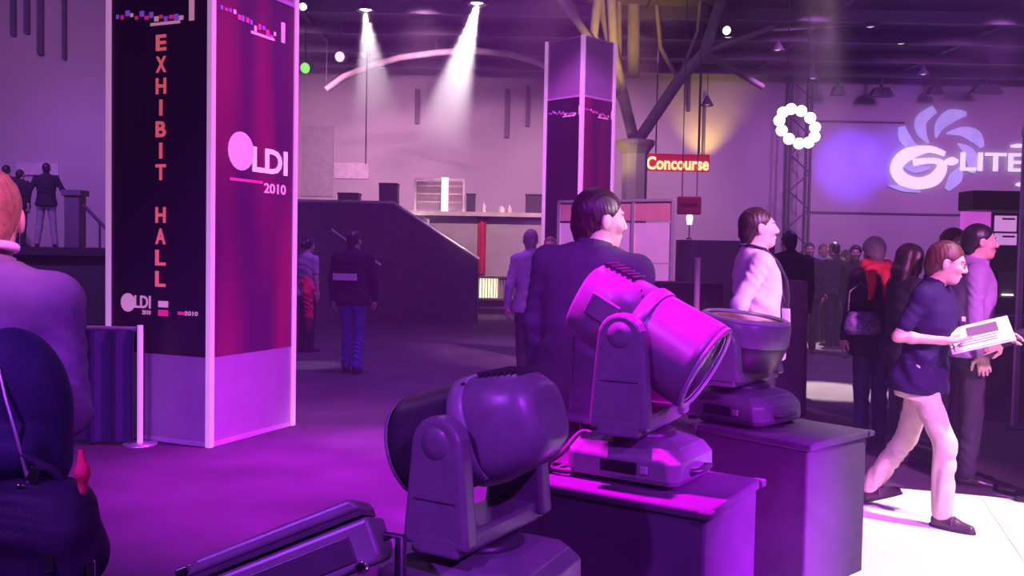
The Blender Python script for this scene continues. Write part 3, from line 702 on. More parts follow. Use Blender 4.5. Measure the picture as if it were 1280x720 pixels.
YL = 33.9; M_PROJ = mat('glow_decal_blue', (.6, .62, .9), .8, emit=(.42, .42, .95), es=.50, var=.3, scale=1.2); M_PROJW = mat('glow_decal_white', (.9, .9, 1), .8, emit=(.85, .80, 1.0), es=.85)  # glowing flat shapes stand in for light projected on the wall
lc = at(1180, 200, YL); t = thing('projected_logo_decal', 'swirl logo of glowing flat shapes imitating a projection, with white LITE lettering on the far wall', 'sign', lc)
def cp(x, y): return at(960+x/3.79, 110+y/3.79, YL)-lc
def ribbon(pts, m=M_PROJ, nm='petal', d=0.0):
    # smooth path of (x, y, width) drawn as a flat shape
    P = []
    for i in range(len(pts)-1):
        p0, p1, p2, p3 = (np.array(pts[max(0, min(len(pts)-1, i+j))], float) for j in (-1, 0, 1, 2))
        for k in range(6):
            u = k/6; P.append(.5*((2*p1)+(-p0+p2)*u+(2*p0-5*p1+4*p2-p3)*u*u+(-p0+3*p1-3*p2+p3)*u**3))
    P.append(np.array(pts[-1], float)); L = []; R_ = []
    for i, q in enumerate(P):
        d_ = P[min(i+1, len(P)-1)]-P[max(i-1, 0)]; n = np.array([-d_[1], d_[0]]); n /= max(np.linalg.norm(n), 1e-6); w = max(q[2], 2)/2
        L.append(cp(q[0]+n[0]*w, q[1]+n[1]*w)); R_.append(cp(q[0]-n[0]*w, q[1]-n[1]*w))
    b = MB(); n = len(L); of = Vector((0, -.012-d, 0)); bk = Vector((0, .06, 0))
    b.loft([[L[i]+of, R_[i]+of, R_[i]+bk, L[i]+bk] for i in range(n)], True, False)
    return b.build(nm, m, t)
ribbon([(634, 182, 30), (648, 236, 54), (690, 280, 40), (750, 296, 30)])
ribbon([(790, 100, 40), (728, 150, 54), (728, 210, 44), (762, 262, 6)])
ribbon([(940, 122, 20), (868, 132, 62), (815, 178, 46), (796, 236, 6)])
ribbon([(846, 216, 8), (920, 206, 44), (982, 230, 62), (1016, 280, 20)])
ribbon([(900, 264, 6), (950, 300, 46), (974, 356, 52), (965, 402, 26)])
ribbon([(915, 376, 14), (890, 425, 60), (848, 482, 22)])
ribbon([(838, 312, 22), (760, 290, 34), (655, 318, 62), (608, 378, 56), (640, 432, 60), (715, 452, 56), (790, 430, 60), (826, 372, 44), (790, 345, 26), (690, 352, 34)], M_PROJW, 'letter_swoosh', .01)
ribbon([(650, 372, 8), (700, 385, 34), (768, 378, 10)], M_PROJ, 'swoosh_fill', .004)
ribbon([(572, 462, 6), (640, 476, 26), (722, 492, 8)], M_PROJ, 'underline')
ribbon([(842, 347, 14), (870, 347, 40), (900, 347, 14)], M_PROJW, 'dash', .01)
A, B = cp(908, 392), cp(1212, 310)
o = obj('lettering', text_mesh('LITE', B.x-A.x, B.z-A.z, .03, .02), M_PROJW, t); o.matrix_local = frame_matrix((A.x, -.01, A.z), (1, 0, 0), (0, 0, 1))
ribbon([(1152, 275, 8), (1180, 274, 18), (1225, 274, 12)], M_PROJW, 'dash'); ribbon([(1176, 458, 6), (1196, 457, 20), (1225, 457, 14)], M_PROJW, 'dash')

# ---------------------------------------------------------------- banner towers
M_POST = mat('glowing_white_post', (.85, .80, .86), .4, emit=(1.0, .42, .95), es=.42)  # posts are given a glow so they look brightly lit
M_TEXTR = mat('red_orange_print', (.9, .25, .25), .6, emit=(1, .13, .17), es=.55)  # this and the print colours below carry a glow of their own
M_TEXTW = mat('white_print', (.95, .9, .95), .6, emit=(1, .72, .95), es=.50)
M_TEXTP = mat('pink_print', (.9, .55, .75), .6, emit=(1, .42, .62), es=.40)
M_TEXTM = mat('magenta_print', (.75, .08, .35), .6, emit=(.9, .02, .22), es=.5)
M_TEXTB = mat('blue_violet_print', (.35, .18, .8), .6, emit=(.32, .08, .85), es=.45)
def banner_mat(name, base, glow, seed):
    m = bpy.data.materials.new(name); m.use_nodes = True; nt = m.node_tree; b = nt.nodes['Principled BSDF']; b.inputs['Roughness'].default_value = .45
    tc = nt.nodes.new('ShaderNodeTexCoord'); mp = nt.nodes.new('ShaderNodeMapping'); mp.inputs['Scale'].default_value = (2.6, 2.6, .34); mp.inputs['Location'].default_value = (seed, 0, seed*.3); mp.inputs['Rotation'].default_value = (0, .16, 0)
    n = nt.nodes.new('ShaderNodeTexNoise'); n.inputs['Scale'].default_value = 1.0; n.inputs['Detail'].default_value = 1
    r = nt.nodes.new('ShaderNodeValToRGB'); r.color_ramp.elements[0].position = .40; r.color_ramp.elements[1].position = .72
    r.color_ramp.elements[0].color = base+(1,); r.color_ramp.elements[1].color = glow+(1,)
    nt.links.new(tc.outputs['Object'], mp.inputs[0]); nt.links.new(mp.outputs[0], n.inputs['Vector']); nt.links.new(n.outputs['Fac'], r.inputs[0]); nt.links.new(r.outputs[0], b.inputs['Base Color'])
    return m
M_BANL = banner_mat('black_banner_print', (.022, .012, .03), (.10, .012, .03), 1.3)
M_BANR = banner_mat('dark_magenta_banner_print', (.10, .015, .09), (.34, .015, .10), 4.1)
M_BASEP = mat('frosted_base_panel', (.50, .46, .54), .4, var=.06, alpha=.88)
M_TOPP = mat('frosted_top_panel', (.42, .36, .46), .4, var=.06, alpha=.85)
def tower(label, corner, ang, w, hgt, full=True, psz=.05):
    # corner: near floor corner; the right face runs along angle ang, the left face along ang+90
    t = thing('banner_tower', label, 'tower', (corner[0], corner[1], 0), ang)
    # local: x along the right face, y along the left face
    for x, y in ((0, 0), (w, 0), (0, w), (w, w)):
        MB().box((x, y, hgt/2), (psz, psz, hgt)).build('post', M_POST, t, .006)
    z1, z2 = .70, hgt-1.1
    for i, (o, ux, nx) in enumerate((((0, 0), (1, 0), (0, -1)), ((0, w), (0, -1), (-1, 0)), ((w, w), (-1, 0), (0, 1)), ((w, 0), (0, 1), (1, 0)))):
        c = Vector((o[0]+ux[0]*w/2, o[1]+ux[1]*w/2, 0)); sx = (abs(ux[0])*(w-psz)+abs(nx[0])*.016, abs(ux[1])*(w-psz)+abs(nx[1])*.016)
        rs_ = (abs(ux[0])*(w-psz)+abs(nx[0])*.03, abs(ux[1])*(w-psz)+abs(nx[1])*.03)
        MB().box(c+Vector((0, 0, (z1+.02)/2)), (sx[0], sx[1], z1-.02)).build('base_panel', M_BASEP, t)
        MB().box(c+Vector((0, 0, (z1+z2)/2)), (sx[0], sx[1], z2-z1)).build('banner_panel', M_BANR if i % 2 == 0 else M_BANL, t)
        MB().box(c+Vector((0, 0, (z2+hgt)/2)), (sx[0], sx[1], hgt-z2)).build('top_panel', M_TOPP, t)
        for z in (.02, z2, hgt-.02): MB().box(c+Vector((0, 0, z)), (rs_[0], rs_[1], .035)).build('rail', mat('pale_rail', (.7, .62, .74), .4), t)
        M0 = lambda u, z, d=.012: (Vector((o[0]+ux[0]*u+nx[0]*d, o[1]+ux[1]*u+nx[1]*d, z)), Vector((ux[0], ux[1], 0)), Vector((0, 0, 1)))
        def put(txt, u, z, tw, th, m, bold=.0):
            ob = obj('lettering', text_mesh(txt, tw, th, .004, bold), m, t); ob.matrix_local = frame_matrix(*M0(u, z)); return ob
        def disc(u, z, r, m):
            p, ax, az = M0(u, z); b = MB(); nrm = Vector((nx[0], nx[1], 0)); n = 20
            ring = lambda k, dd: [p+nrm*dd+ax*math.cos(6.28318*j/n)*r*k+az*math.sin(6.28318*j/n)*r*k for j in range(n)]
            b.loft([ring(1, 0), ring(1, .004), ring(.9, .006)], True, False); return b.build('globe_emblem', m, t)
        def bar(u0, u1, z, th, m):
            p, ax, az = M0((u0+u1)/2, z, .014); return MB().box(p, (abs(ux[0])*(u1-u0)+abs(nx[0])*.004, abs(ux[1])*(u1-u0)+abs(nx[1])*.004, th)).build('print_bar', m, t)
        # sponsor line at the upper edge
        zs = z2-.25
        rr = random.Random(3+i)
        for j in range(14):
            u_ = .08+j*.05; bar(u_, u_+rr.uniform(.025, .045), zs-.006*j+rr.uniform(-.015, .03), rr.uniform(.02, .05), (M_TEXTB, M_TEXTM, M_TEXTB, M_TEXTP, M_TEXTM)[j % 5])
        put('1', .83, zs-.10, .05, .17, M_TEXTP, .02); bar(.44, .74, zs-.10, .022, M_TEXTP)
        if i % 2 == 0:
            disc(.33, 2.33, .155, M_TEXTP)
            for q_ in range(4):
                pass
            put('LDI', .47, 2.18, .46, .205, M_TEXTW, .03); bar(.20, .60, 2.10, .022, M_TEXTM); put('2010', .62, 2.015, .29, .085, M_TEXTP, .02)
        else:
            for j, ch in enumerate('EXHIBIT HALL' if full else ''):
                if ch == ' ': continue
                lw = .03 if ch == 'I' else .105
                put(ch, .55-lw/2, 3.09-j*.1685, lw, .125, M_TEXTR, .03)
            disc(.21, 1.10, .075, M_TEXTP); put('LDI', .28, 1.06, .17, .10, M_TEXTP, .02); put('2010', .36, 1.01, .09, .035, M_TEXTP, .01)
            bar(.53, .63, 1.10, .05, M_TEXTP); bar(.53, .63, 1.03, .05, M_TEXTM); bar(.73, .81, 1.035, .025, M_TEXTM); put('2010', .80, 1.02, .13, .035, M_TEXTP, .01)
    return t
tower('tall black banner tower lettered EXHIBIT HALL and LDI at the left', (-2.33, 7.10), math.radians(66.8), 1.04, 4.75)
tw2 = at(724, 300, 17.0)
tower('smaller banner tower with pink edges standing behind the man in the dark suit', (tw2.x, tw2.y), math.radians(45), .90, 5.55, False, psz=.07)

# low drape wall on an upright in front of the tower
up = gnd(175, 556)
t = thing('drape_wall', 'low dark blue drape on a pink glowing upright before the tower', 'drape', (up.x, up.y, 0))
MB().tube([(0, 0, .02), (0, 0, .94)], .022, 12).build('upright', M_POST, t)  # glowing post material stands in for light on the plain pipe
MB().lathe([(.13, 0), (.13, .012), (.03, .02)], 16).build('foot', M_ALU, t)
N = 46; Ld = 1.5; back = []; front = []
for i in range(N+1):
    x = -.035-Ld*i/N; yv = .025*math.sin(i*1.15)+.012*math.sin(i*.5); front.append((x, yv-.05+.10*i/N)); back.append((x, yv-.042+.10*i/N))
MB().prism(front+back[::-1], .03, .90).build('curtain', mat('navy_drape', (.05, .045, .12), .85, var=.15), t)
MB().tube([(0, 0, .91), (-Ld-.03, .08, .91)], .018, 8).build('crossbar', M_ALU, t)
MB().tube([(-Ld-.03, .08, 0), (-Ld-.03, .08, .94)], .022, 12).build('upright', M_ALU, t)

# ---------------------------------------------------------------- white floor on the right
ea, eb = gnd(1030, 605), gnd(1290, 629)
dv = (eb-ea).normalized(); nr_ = Vector((dv.y, -dv.x, 0)); A = ea-dv*.9; B_ = eb+dv*2.5
t = thing('floor_mat', 'white booth floor under the walking woman', 'floor mat', (0, 0, 0))
M_WHITE = mat('white_vinyl', (.86, .85, .82), .45, var=.03)
npc = 5
for i in range(npc):
    p0 = A+(B_-A)*(i/npc)+dv*.003; p1 = A+(B_-A)*((i+1)/npc)-dv*.003
    MB().prism([(p.x, p.y) for p in (p0, p1, p1+nr_*3.4, p0+nr_*3.4)], .0, .018).build('vinyl_sheet', M_WHITE, t)

# ---------------------------------------------------------------- plinths
def plinth(label, c, yaw, w, d, hgt):
    t = thing('plinth', label, 'plinth', (c[0], c[1], 0), yaw)
    MB().box((0, 0, (hgt-.03)/2), (w-.03, d-.03, hgt-.03)).build('body', M_CRATE, t, .012)
    MB().box((0, 0, hgt-.018), (w, d, .036)).build('top', M_CRATE, t, .010, 3)
    for sx in (-1, 1):
        for sy in (-1, 1): MB().box((sx*(w/2-.012), sy*(d/2-.012), hgt-.0150), (.05, .05, .027)).build('corner_cap', M_CRATE, t, .006)
    return t
PH = .72
fr, lf, rb = gnd(886, 640, PH), gnd(650, 598, PH), gnd(931, 600, PH)
dW = (fr-lf).normalized(); yaw1 = math.atan2(dW.y, dW.x); nW = Vector((-dW.y, dW.x, 0)); w1, d1 = .86, .56
c1 = fr-dW*w1/2+nW*d1/2
plinth('black plinth under the large tilted moving light', c1, yaw1, w1, d1, PH)
fr, lf = gnd(1012, 556, PH), gnd(872, 530, PH)
dW = (fr-lf).normalized(); yaw2 = math.atan2(dW.y, dW.x); nW = Vector((-dW.y, dW.x, 0)); w2, d2 = .66, .58
c2 = fr-dW*w2/2+nW*d2/2
plinth('black plinth nearest the white floor, under the upright moving light', c2, yaw2, w2, d2, PH)
PA = .58
cA = Vector((-.075, 2.62, 0)); plinth('low black plinth under the front moving light', cA, math.radians(-25), .58, .52, PA)
cD = Vector((-.52, 2.12, 0)); plinth('low black plinth under the flat strobe at the bottom edge', cD, math.radians(-12), .62, .46, .55)

# ---------------------------------------------------------------- moving lights
def sup(y, rx, rz, e, n=32):
    out = []
    for k in range(n):
        a = 2*math.pi*k/n; c, s_ = math.cos(a), math.sin(a)
        out.append(Vector((rx*math.copysign(abs(c)**(2/e), c), y, rz*math.copysign(abs(s_)**(2/e), s_))))
    return out
def moving_head(label, loc, pan, tilt, S=1.0, kind='profile', base_yaw=0.0, armh=.40, hlen=1.0, bs=1.0):
    t = thing('moving_light', label, 'stage light', loc, 0)
    S_ = lambda *v: Vector(v)*S
    Rb = Matrix.Rotation(base_yaw, 3, 'Z'); Rp = Matrix.Rotation(pan, 3, 'Z')
    def part(b, name, m, par=t, R=None, off=Vector((0, 0, 0)), bev=0.0, smooth=None):
        b.v = [tuple((R @ Vector(v) if R is not None else Vector(v))*S+off*S) for v in b.v]
        return b.build(name, m, par, bev*S, 3)
    # base: chamfered block with sloped shoulders
    bx, by = .235*bs, .195*bs
    def octo(sx, sy, c): return [(sx, -sy+c), (sx, sy-c), (sx-c, sy), (-sx+c, sy), (-sx, sy-c), (-sx, -sy+c), (-sx+c, -sy), (sx-c, -sy)]
    b = MB(); b.loft([[Vector((x, y, z)) for x, y in octo(a, c, q)] for a, c, q, z in ((bx*.96, by*.96, .03, .022), (bx, by, .035, .04), (bx, by, .04, .105), (bx*.90, by*.86, .05, .150), (bx*.62, by*.62, .06, .172))], True, False)
    ba = part(b, 'base', M_CHARC, t, Rb, bev=.008)
    for sx in (-1, 1):
        for sy in (-1, 1): part(MB().lathe([(.022, 0), (.026, .024)], 12, Matrix.Translation((sx*bx*.75, sy*by*.75, 0))), 'foot', mat('rubber_foot', (.02, .02, .02), .8), ba, Rb)
    part(MB().box((0, -by-.001, .072), (.15, .008, .045)), 'display_panel', mat('display_black', (.012, .012, .016), .1), ba, Rb, bev=.003)
    part(MB().box((.105, -by-.003, .072), (.028, .010, .028)), 'button_pad', M_ALU, ba, Rb, bev=.003)
    for sx in (-1, 1):
        part(MB().tube([(sx*bx, -.07, .06), (sx*(bx+.028), -.06, .065), (sx*(bx+.028), .06, .065), (sx*bx, .07, .06)], .011, 8), 'carry_handle', M_BLACK, ba, Rb)
    part(MB().lathe([(.135, .168), (.135, .186), (.120, .195)], 28), 'turntable', M_BLACK, t)
    # yoke: cross bar and two arms with rounded ends
    zp = .20+armh; ax_ = .235
    yb = MB(); pf_ = [(-ax_-.035, .195), (ax_+.035, .195), (ax_+.035, .262), (ax_+.01, .275), (ax_-.035, .262), (-ax_+.035, .262), (-ax_-.01, .275), (-ax_-.035, .262)]
    yb.prism(pf_, -.085, .085, lambda a, bb, d: (a, d, bb)); yo = part(yb, 'yoke', M_CHARC, t, Rp, bev=.014)
    for sx in (-1, 1):
        ab = MB(); prof = [(-.118, .22), (.118, .22), (.100, zp-.12)]+[(.090*math.cos(q), zp-.01+.090*math.sin(q)) for q in [math.pi*i/10 for i in range(11)]]+[(-.100, zp-.12)]
        ab.prism(prof, sx*(ax_-.034), sx*(ax_+.034), lambda a, bb, d: (d, a, bb)); ar = part(ab, 'arm', M_CHARC, yo, Rp, bev=.016)
    for sx in (-1, 1):
        Mx = Matrix.Translation((sx*(ax_+.032), 0, zp)) @ Matrix.Rotation(sx*math.pi/2, 4, 'Y')
        part(MB().lathe([(.05, 0), (.048, .003), (.02, .006)], 20, Mx), 'pivot_cover', M_CHARC, yo, Rp)
        part(MB().box((sx*(ax_+.034), 0, zp-.17), (.004, .15, .006)), 'arm_seam', M_BLACK, yo, Rp, bev=.003)
    # head
    Rh_ = Rp @ Matrix.Rotation(tilt, 3, 'X') @ Matrix.Diagonal((1, hlen, 1)); off = Vector((0, 0, zp))
    if kind == 'profile':
        L0, L1 = -.30, .30
        secs = [(-.30, .075, .075, 2.4), (-.296, .100, .100, 2.6), (-.235, .142, .142, 3.0), (-.10, .168, .168, 3.2)]
        hb = part(MB().loft([sup(*q) for q in secs]+[sup(-.06, .166, .166, 3.0)]), 'head', M_CHARC, t, Rh_, off)
        part(MB().loft([sup(-.062, .170, .170, 3.0), sup(-.055, .176, .176, 2.8), sup(.005, .176, .176, 2.6), sup(.012, .170, .170, 2.5)]), 'collar', mat('grey_collar', (.24, .23, .26), .35), hb, Rh_, off)
        part(MB().loft([sup(.010, .166, .166, 2.4), sup(.05, .168, .168, 2.2), sup(.24, .172, .172, 2.0), sup(.285, .170, .170, 2.0), sup(.300, .160, .160, 2.0)]), 'barrel', M_BLACK, hb, Rh_, off)
        rf = .160; yf = .300
        for j in range(7): part(MB().box((0, -.115-.022*j, .166-.004*j), (.20-.012*j, .007, .016)), 'cooling_fin', M_BLACK, hb, Rh_, off)
    elif kind == 'long':
        hb = part(MB().loft([sup(-.34, .10, .10, 2.6), sup(-.335, .130, .130, 2.8), sup(-.31, .155, .155, 2.8), sup(-.03, .168, .168, 2.6), sup(-.028, .164, .164, 2.6)]), 'head', M_CHARC, t, Rh_, off)
        part(MB().loft([sup(-.03, .173, .173, 2.5), sup(-.024, .178, .178, 2.5), sup(.03, .178, .178, 2.4), sup(.036, .173, .173, 2.4)]), 'collar', mat('grey_collar', (.24, .23, .26), .35), hb, Rh_, off)
        part(MB().loft([sup(.034, .170, .170, 2.4), sup(.10, .172, .172, 2.2), sup(.30, .180, .180, 2.0), sup(.335, .180, .180, 2.0), sup(.345, .170, .170, 2.0)]), 'barrel', M_CHARC, hb, Rh_, off)
        rf = .168; yf = .345
        for j in range(6): part(MB().box((0, -.30+.03*j, .160+.0015*j), (.15, .009, .012)), 'cooling_fin', M_BLACK, hb, Rh_, off)
        for sx in (-1, 1): part(MB().box((sx*.166, -.17, .02), (.012, .16, .09)), 'side_vent', M_CHARC, hb, Rh_, off, .006)
        part(MB().box((.10, .17, -.135), (.07, .07, .012), Matrix.Rotation(.65, 3, 'Y')), 'label_plate', M_ALU, hb, Rh_, off)
    else:
        hb = part(MB().loft([sup(-.13, .13, .13, 2.6), sup(-.12, .17, .17, 2.6), sup(-.02, .205, .205, 2.4), sup(.0, .205, .205, 2.4)]), 'head', M_BLACK, t, Rh_, off)
        part(MB().loft([sup(.0, .212, .212, 2.2), sup(.01, .216, .216, 2.2), sup(.10, .220, .220, 2.0), sup(.112, .212, .212, 2.0)]), 'barrel', M_CHARC, hb, Rh_, off)
        rf = .20; yf = .112
    part(MB().loft([sup(yf-.004, rf+.010, rf+.010, 2), sup(yf+.012, rf+.010, rf+.010, 2), sup(yf+.018, rf-.004, rf-.004, 2), sup(yf+.004, rf-.012, rf-.012, 2)], False), 'front_rim', mat('grey_rim', (.30, .28, .32), .3), hb, Rh_, off)
    part(MB().loft([sup(yf-.002, rf-.008, rf-.008, 2), sup(yf+.006, rf*.75, rf*.75, 2), sup(yf+.012, rf*.4, rf*.4, 2), sup(yf+.014, .004, .004, 2)]), 'lens', M_GLASS if kind != 'wash' else mat('warm_lit_lens', (.34, .17, .13), .25, var=.1, coat=.5), hb, Rh_, off)  # warm light on the upright lens is put into its brown colour
    for sx in (-1, 1):
        for sz in (-1, 1): part(MB().lathe([(.008, 0), (.008, .006)], 8, Matrix.Translation((sx*.12, -.06 if kind != 'wash' else .05, sz*.15)) @ Matrix.Rotation(-sz*0, 4, 'X')), 'screw', M_CHROME, hb, Rh_, off)
    return t
moving_head('black moving light in front with its barrel aimed down to the left', (cA.x, cA.y, PA), math.radians(60), math.radians(-19), .90, 'profile', math.radians(-25), .33, .86, 1.16)
moving_head('large moving light tilted down to the right, glowing magenta on top', (.505, 3.50, PH), math.radians(-117), math.radians(-28), .98, 'long', yaw1, .37, .80)
moving_head('squat moving light pointing straight up beside the man in pale shirt', (1.19, 4.72, PH), math.radians(52), math.radians(97), 1.05, 'wash', yaw2, .19)

# flat strobe at the bottom edge, tilted on its bracket
t = thing('strobe_light', 'flat box strobe light tilted on a bracket at the bottom edge', 'stage light', (cD.x, cD.y, .55), math.radians(8))
Rq = Matrix.Rotation(math.radians(-21), 3, 'Y') @ Matrix.Rotation(math.radians(-18), 3, 'X'); cc = Vector((.02, 0, .255))
def pp(b, name, m, par, bev=.0): b.v = [tuple(Rq @ Vector(v)+cc) for v in b.v]; return b.build(name, m, par, bev, 3)
hd_ = pp(MB().prism([(-.20, -.05), (.21, -.05), (.225, -.03), (.225, .055), (-.17, .055), (-.215, .02)], -.15, .15, lambda a, b, d: (a, d, b)), 'housing', M_CHARC, t, .012)
pp(MB().box((.01, 0, .068), (.40, .29, .012)), 'seam', M_BLACK, hd_)
pp(MB().prism([(-.19, .074), (.215, .074), (.20, .105), (-.16, .105)], -.15, .15, lambda a, b, d: (a, d, b)), 'lid', M_CHARC, hd_, .010)
pp(MB().box((.0, -.151, .0), (.34, .006, .06)), 'reflector_window', M_BLACK, hd_, .003)
for i in range(5): pp(MB().box((-.05+.022*i, -.152, -.065), (.010, .012, .020)), 'clip', M_CHROME, hd_)
pp(MB().lathe([(.014, 0), (.014, .05), (.009, .055)], 12, Matrix.Translation((.18, -.155, -.045)) @ Matrix.Rotation(math.pi/2, 4, 'X')), 'knob', M_CHROME, hd_)
pp(MB().box((-.222, -.10, .0), (.016, .05, .055)), 'latch', M_CHROME, hd_, .004)
pp(MB().box((-.195, -.12, .085), (.03, .04, .03)), 'latch', M_CHROME, hd_, .004)
MB().tube([(-.26, .0, .02), (-.26, .0, .16), (-.20, 0, .18)], .014, 8).build('bracket', M_BLACK, t)
MB().tube([(.27, .0, .02), (.27, .0, .34), (.23, 0, .34)], .014, 8).build('bracket', M_BLACK, t)
MB().box((0, 0, .012), (.56, .10, .022)).build('bracket_foot', M_BLACK, t, .004)

# cables on the plinth
M_CABLE = mat('black_cable', (.02, .02, .025), .5)
def cable(label, pts, r=.011, plug=True):
    P = [Vector(p) for p in pts]; Q = []
    for i in range(len(P)-1):
        p0, p1, p2, p3 = P[max(i-1, 0)], P[i], P[i+1], P[min(i+2, len(P)-1)]
        for k in range(6):
            u = k/6; Q.append(.5*((2*p1)+(-p0+p2)*u+(2*p0-5*p1+4*p2-p3)*u*u+(-p0+3*p1-3*p2+p3)*u**3))
    Q.append(P[-1]); t = thing('power_cable', label, 'cable', P[0]); Q = [q-P[0] for q in Q]
    MB().tube(Q, r, 8).build('cord', M_CABLE, t)
    if plug:
        d = (Q[-1]-Q[-2]).normalized(); MB().tube([Q[-1]-d*.01, Q[-1]+d*.06], [.02, .022], 10).build('plug', M_CHARC, t); MB().tube([Q[-1]+d*.06, Q[-1]+d*.075], .018, 10).build('ring', M_CHROME, t)
z_ = PH+.022
cable('black cable lying left of the large moving light base', [(.36, 3.50, z_+.05), (.24, 3.46, z_+.0), (.14, 3.55, z_), (.20, 3.68, z_+.02), (.10, 3.62, z_+.03)])
cable('black cable looping up behind the large moving light base', [(.40, 3.66, z_+.06), (.30, 3.72, z_+.10), (.20, 3.60, z_+.03), (.12, 3.46, z_+.02)])
cable('black cable running from the upright moving light over its plinth', [(1.10, 4.60, z_+.05), (1.00, 4.62, z_), (.98, 4.74, z_), (1.06, 4.90, z_)])

# ---------------------------------------------------------------- booths in the middle distance
YB = 12.0
a, b = at(700, 250, YB+.9), at(843, 250, YB)
L = Vector((a.x, a.y, 0)); R_ = Vector((b.x, b.y, 0)); ang = math.atan2((R_-L).y, (R_-L).x); wd = (R_-L).length; hB = b.z
t = thing('booth_wall', 'pink lit exhibit booth wall of pale panels behind the suited man', 'booth', L, ang)
M_BP = mat('pale_booth_panel', (.62, .50, .60), .5, var=.05); M_BH = mat('red_booth_header', (.50, .22, .24), .5, var=.08)
ncol = 3
for i in range(ncol):
    x0, x1 = wd*i/ncol, wd*(i+1)/ncol
    MB().box(((x0+x1)/2, 0, hB-.14), (x1-x0-.04, .05, .26)).build('header_panel', M_BH, t)
    for z0, z1 in ((.08, .60), (.62, hB-.84), (hB-.82, hB-.30)): MB().box(((x0+x1)/2, 0, (z0+z1)/2), (x1-x0-.04, .04, z1-z0)).build('wall_panel', M_BP, t)
for i in range(ncol+1): MB().box((wd*i/ncol, 0, hB/2), (.045, .07, hB)).build('post', M_ALU, t)
MB().box((wd/2, 0, hB), (wd, .08, .035)).build('top_rail', M_ALU, t)
def table(label, x0, x1, yt, Y, d=.6, m=None):
    a, b = at(x0, yt, Y), at(x1, yt, Y); t = thing('draped_table', label, 'table', ((a.x+b.x)/2, Y, 0)); w = b.x-a.x; z = a.z
    n = 40; per = [(-w/2, -d/2), (w/2, -d/2), (w/2, d/2), (-w/2, d/2)]; pts = []
    for i in range(4):
        p, q = Vector(per[i]), Vector(per[(i+1) % 4]); dd = q-p; nn = Vector((dd.y, -dd.x)).normalized()
        for k in range(10): pts.append((p+dd*k/10, nn))
    lo_ = [(p+nn*(.02+.012*math.sin(i*1.9))) for i, (p, nn) in enumerate(pts)]
    MB().loft([[Vector((p.x, p.y, .01)) for p in lo_], [Vector((p.x, p.y, z-.02)) for p, nn in pts], [Vector((p.x*.99, p.y*.99, z)) for p, nn in pts]]).build('tablecloth', m, t)
    MB().box((0, 0, z-.03), (w*.96, d*.94, .03)).build('tabletop', M_STEEL, t)
    return t
M_BCLOTH = mat('black_tablecloth', (.035, .03, .04), .85)
table('black draped table right of the pink booth wall', 812, 895, 352, 10.2, .7, M_BCLOTH)
table('plum draped plinth beside the dark standing man', 962, 1002, 350, 9.2, .4, mat('plum_cloth', (.22, .10, .20), .7))
table('long black draped counter far behind the pale shirt man', 845, 960, 300, 15.5, .8, M_BCLOTH)
table('dark draped counter deep in the hall right of the dark man', 1010, 1064, 330, 20.5, .8, M_BCLOTH)
a, b = at(846, 268, 15), at(877, 246, 15)
t = thing('hanging_sign', 'small red sign hanging below the Concourse letters', 'sign', ((a.x+b.x)/2, 15, a.z))
MB().box((0, 0, (b.z-a.z)/2), (b.x-a.x, .05, b.z-a.z)).build('board', mat('red_board', (.5, .04, .06), .6), t, .03)
MB().box((0, -.03, (b.z-a.z)*.55), ((b.x-a.x)*.7, .01, .05)).build('print_line', mat('dark_red_print', (.2, .01, .03), .6), t)
for sx in (-.12, .12): MB().tube([(sx, 0, b.z-a.z), (sx, 0, H-a.z)], .008, 6).build('wire', M_STEEL, t)
a = at(862, 272, 15.4); t = thing('table_lamp', 'small white glowing lamp on the far black counter', 'lamp', (a.x, 15.4, at(900, 300, 15.5).z))
MB().lathe([(.05, 0), (.05, .02), (.012, .03), (.012, a.z-at(900, 300, 15.5).z-.1)], 12).build('stand', M_STEEL, t)
MB().lathe([(.04, a.z-at(900, 300, 15.5).z-.12), (.06, a.z-at(900, 300, 15.5).z), (.03, a.z-at(900, 300, 15.5).z+.08)], 12).build('globe', mat('lamp_globe', (1, .9, .9), .5, emit=(1, .75, .8), es=1.6), t)
a = at(822, 240, 14.5); 
t = thing('traffic_post', 'thin grey post standing in the dark area right of the booth wall', 'post', (at(872, 330, 9.0).x, 9.0, 0))
MB().tube([(0, 0, 0), (0, 0, at(872, 322, 9.0).z)], .03, 10).build('pole', mat('grey_pole', (.4, .35, .4), .5), t); MB().lathe([(.16, 0), (.16, .02), (.04, .05)], 16).build('base', M_STEEL, t)

# ---------------------------------------------------------------- kiosk at the right edge
YK = 9.0
k0 = at(1201, 300, YK); k1 = at(1300, 300, YK); ztop = at(1240, 240, YK).z; zband = at(1240, 264, YK).z
t = thing('kiosk', 'tall kiosk with dark header, glowing magenta panel and glowing posted sheets at the right edge', 'kiosk', (k0.x, YK, 0)); wk = k1.x-k0.x
MB().box((wk/2+.01, -.04, (ztop+zband)/2), (wk+.0, .30, ztop-zband)).build('header', mat('kiosk_black', (.03, .025, .04), .5), t, .01)
xs = at(1236, 300, YK).x-k0.x
MB().box((xs/2, 0, zband/2), (xs, .06, zband-.02)).build('side_panel', mat('kiosk_glow_panel', (.75, .6, .75), .4, emit=(.9, .10, .95), es=.60), t, .004)  # glow put into the panel for its magenta brightness
MB().box(((xs+wk)/2, .0, zband/2), (wk-xs, .10, zband-.02)).build('screen_board', MATS['kiosk_black'], t, .004)
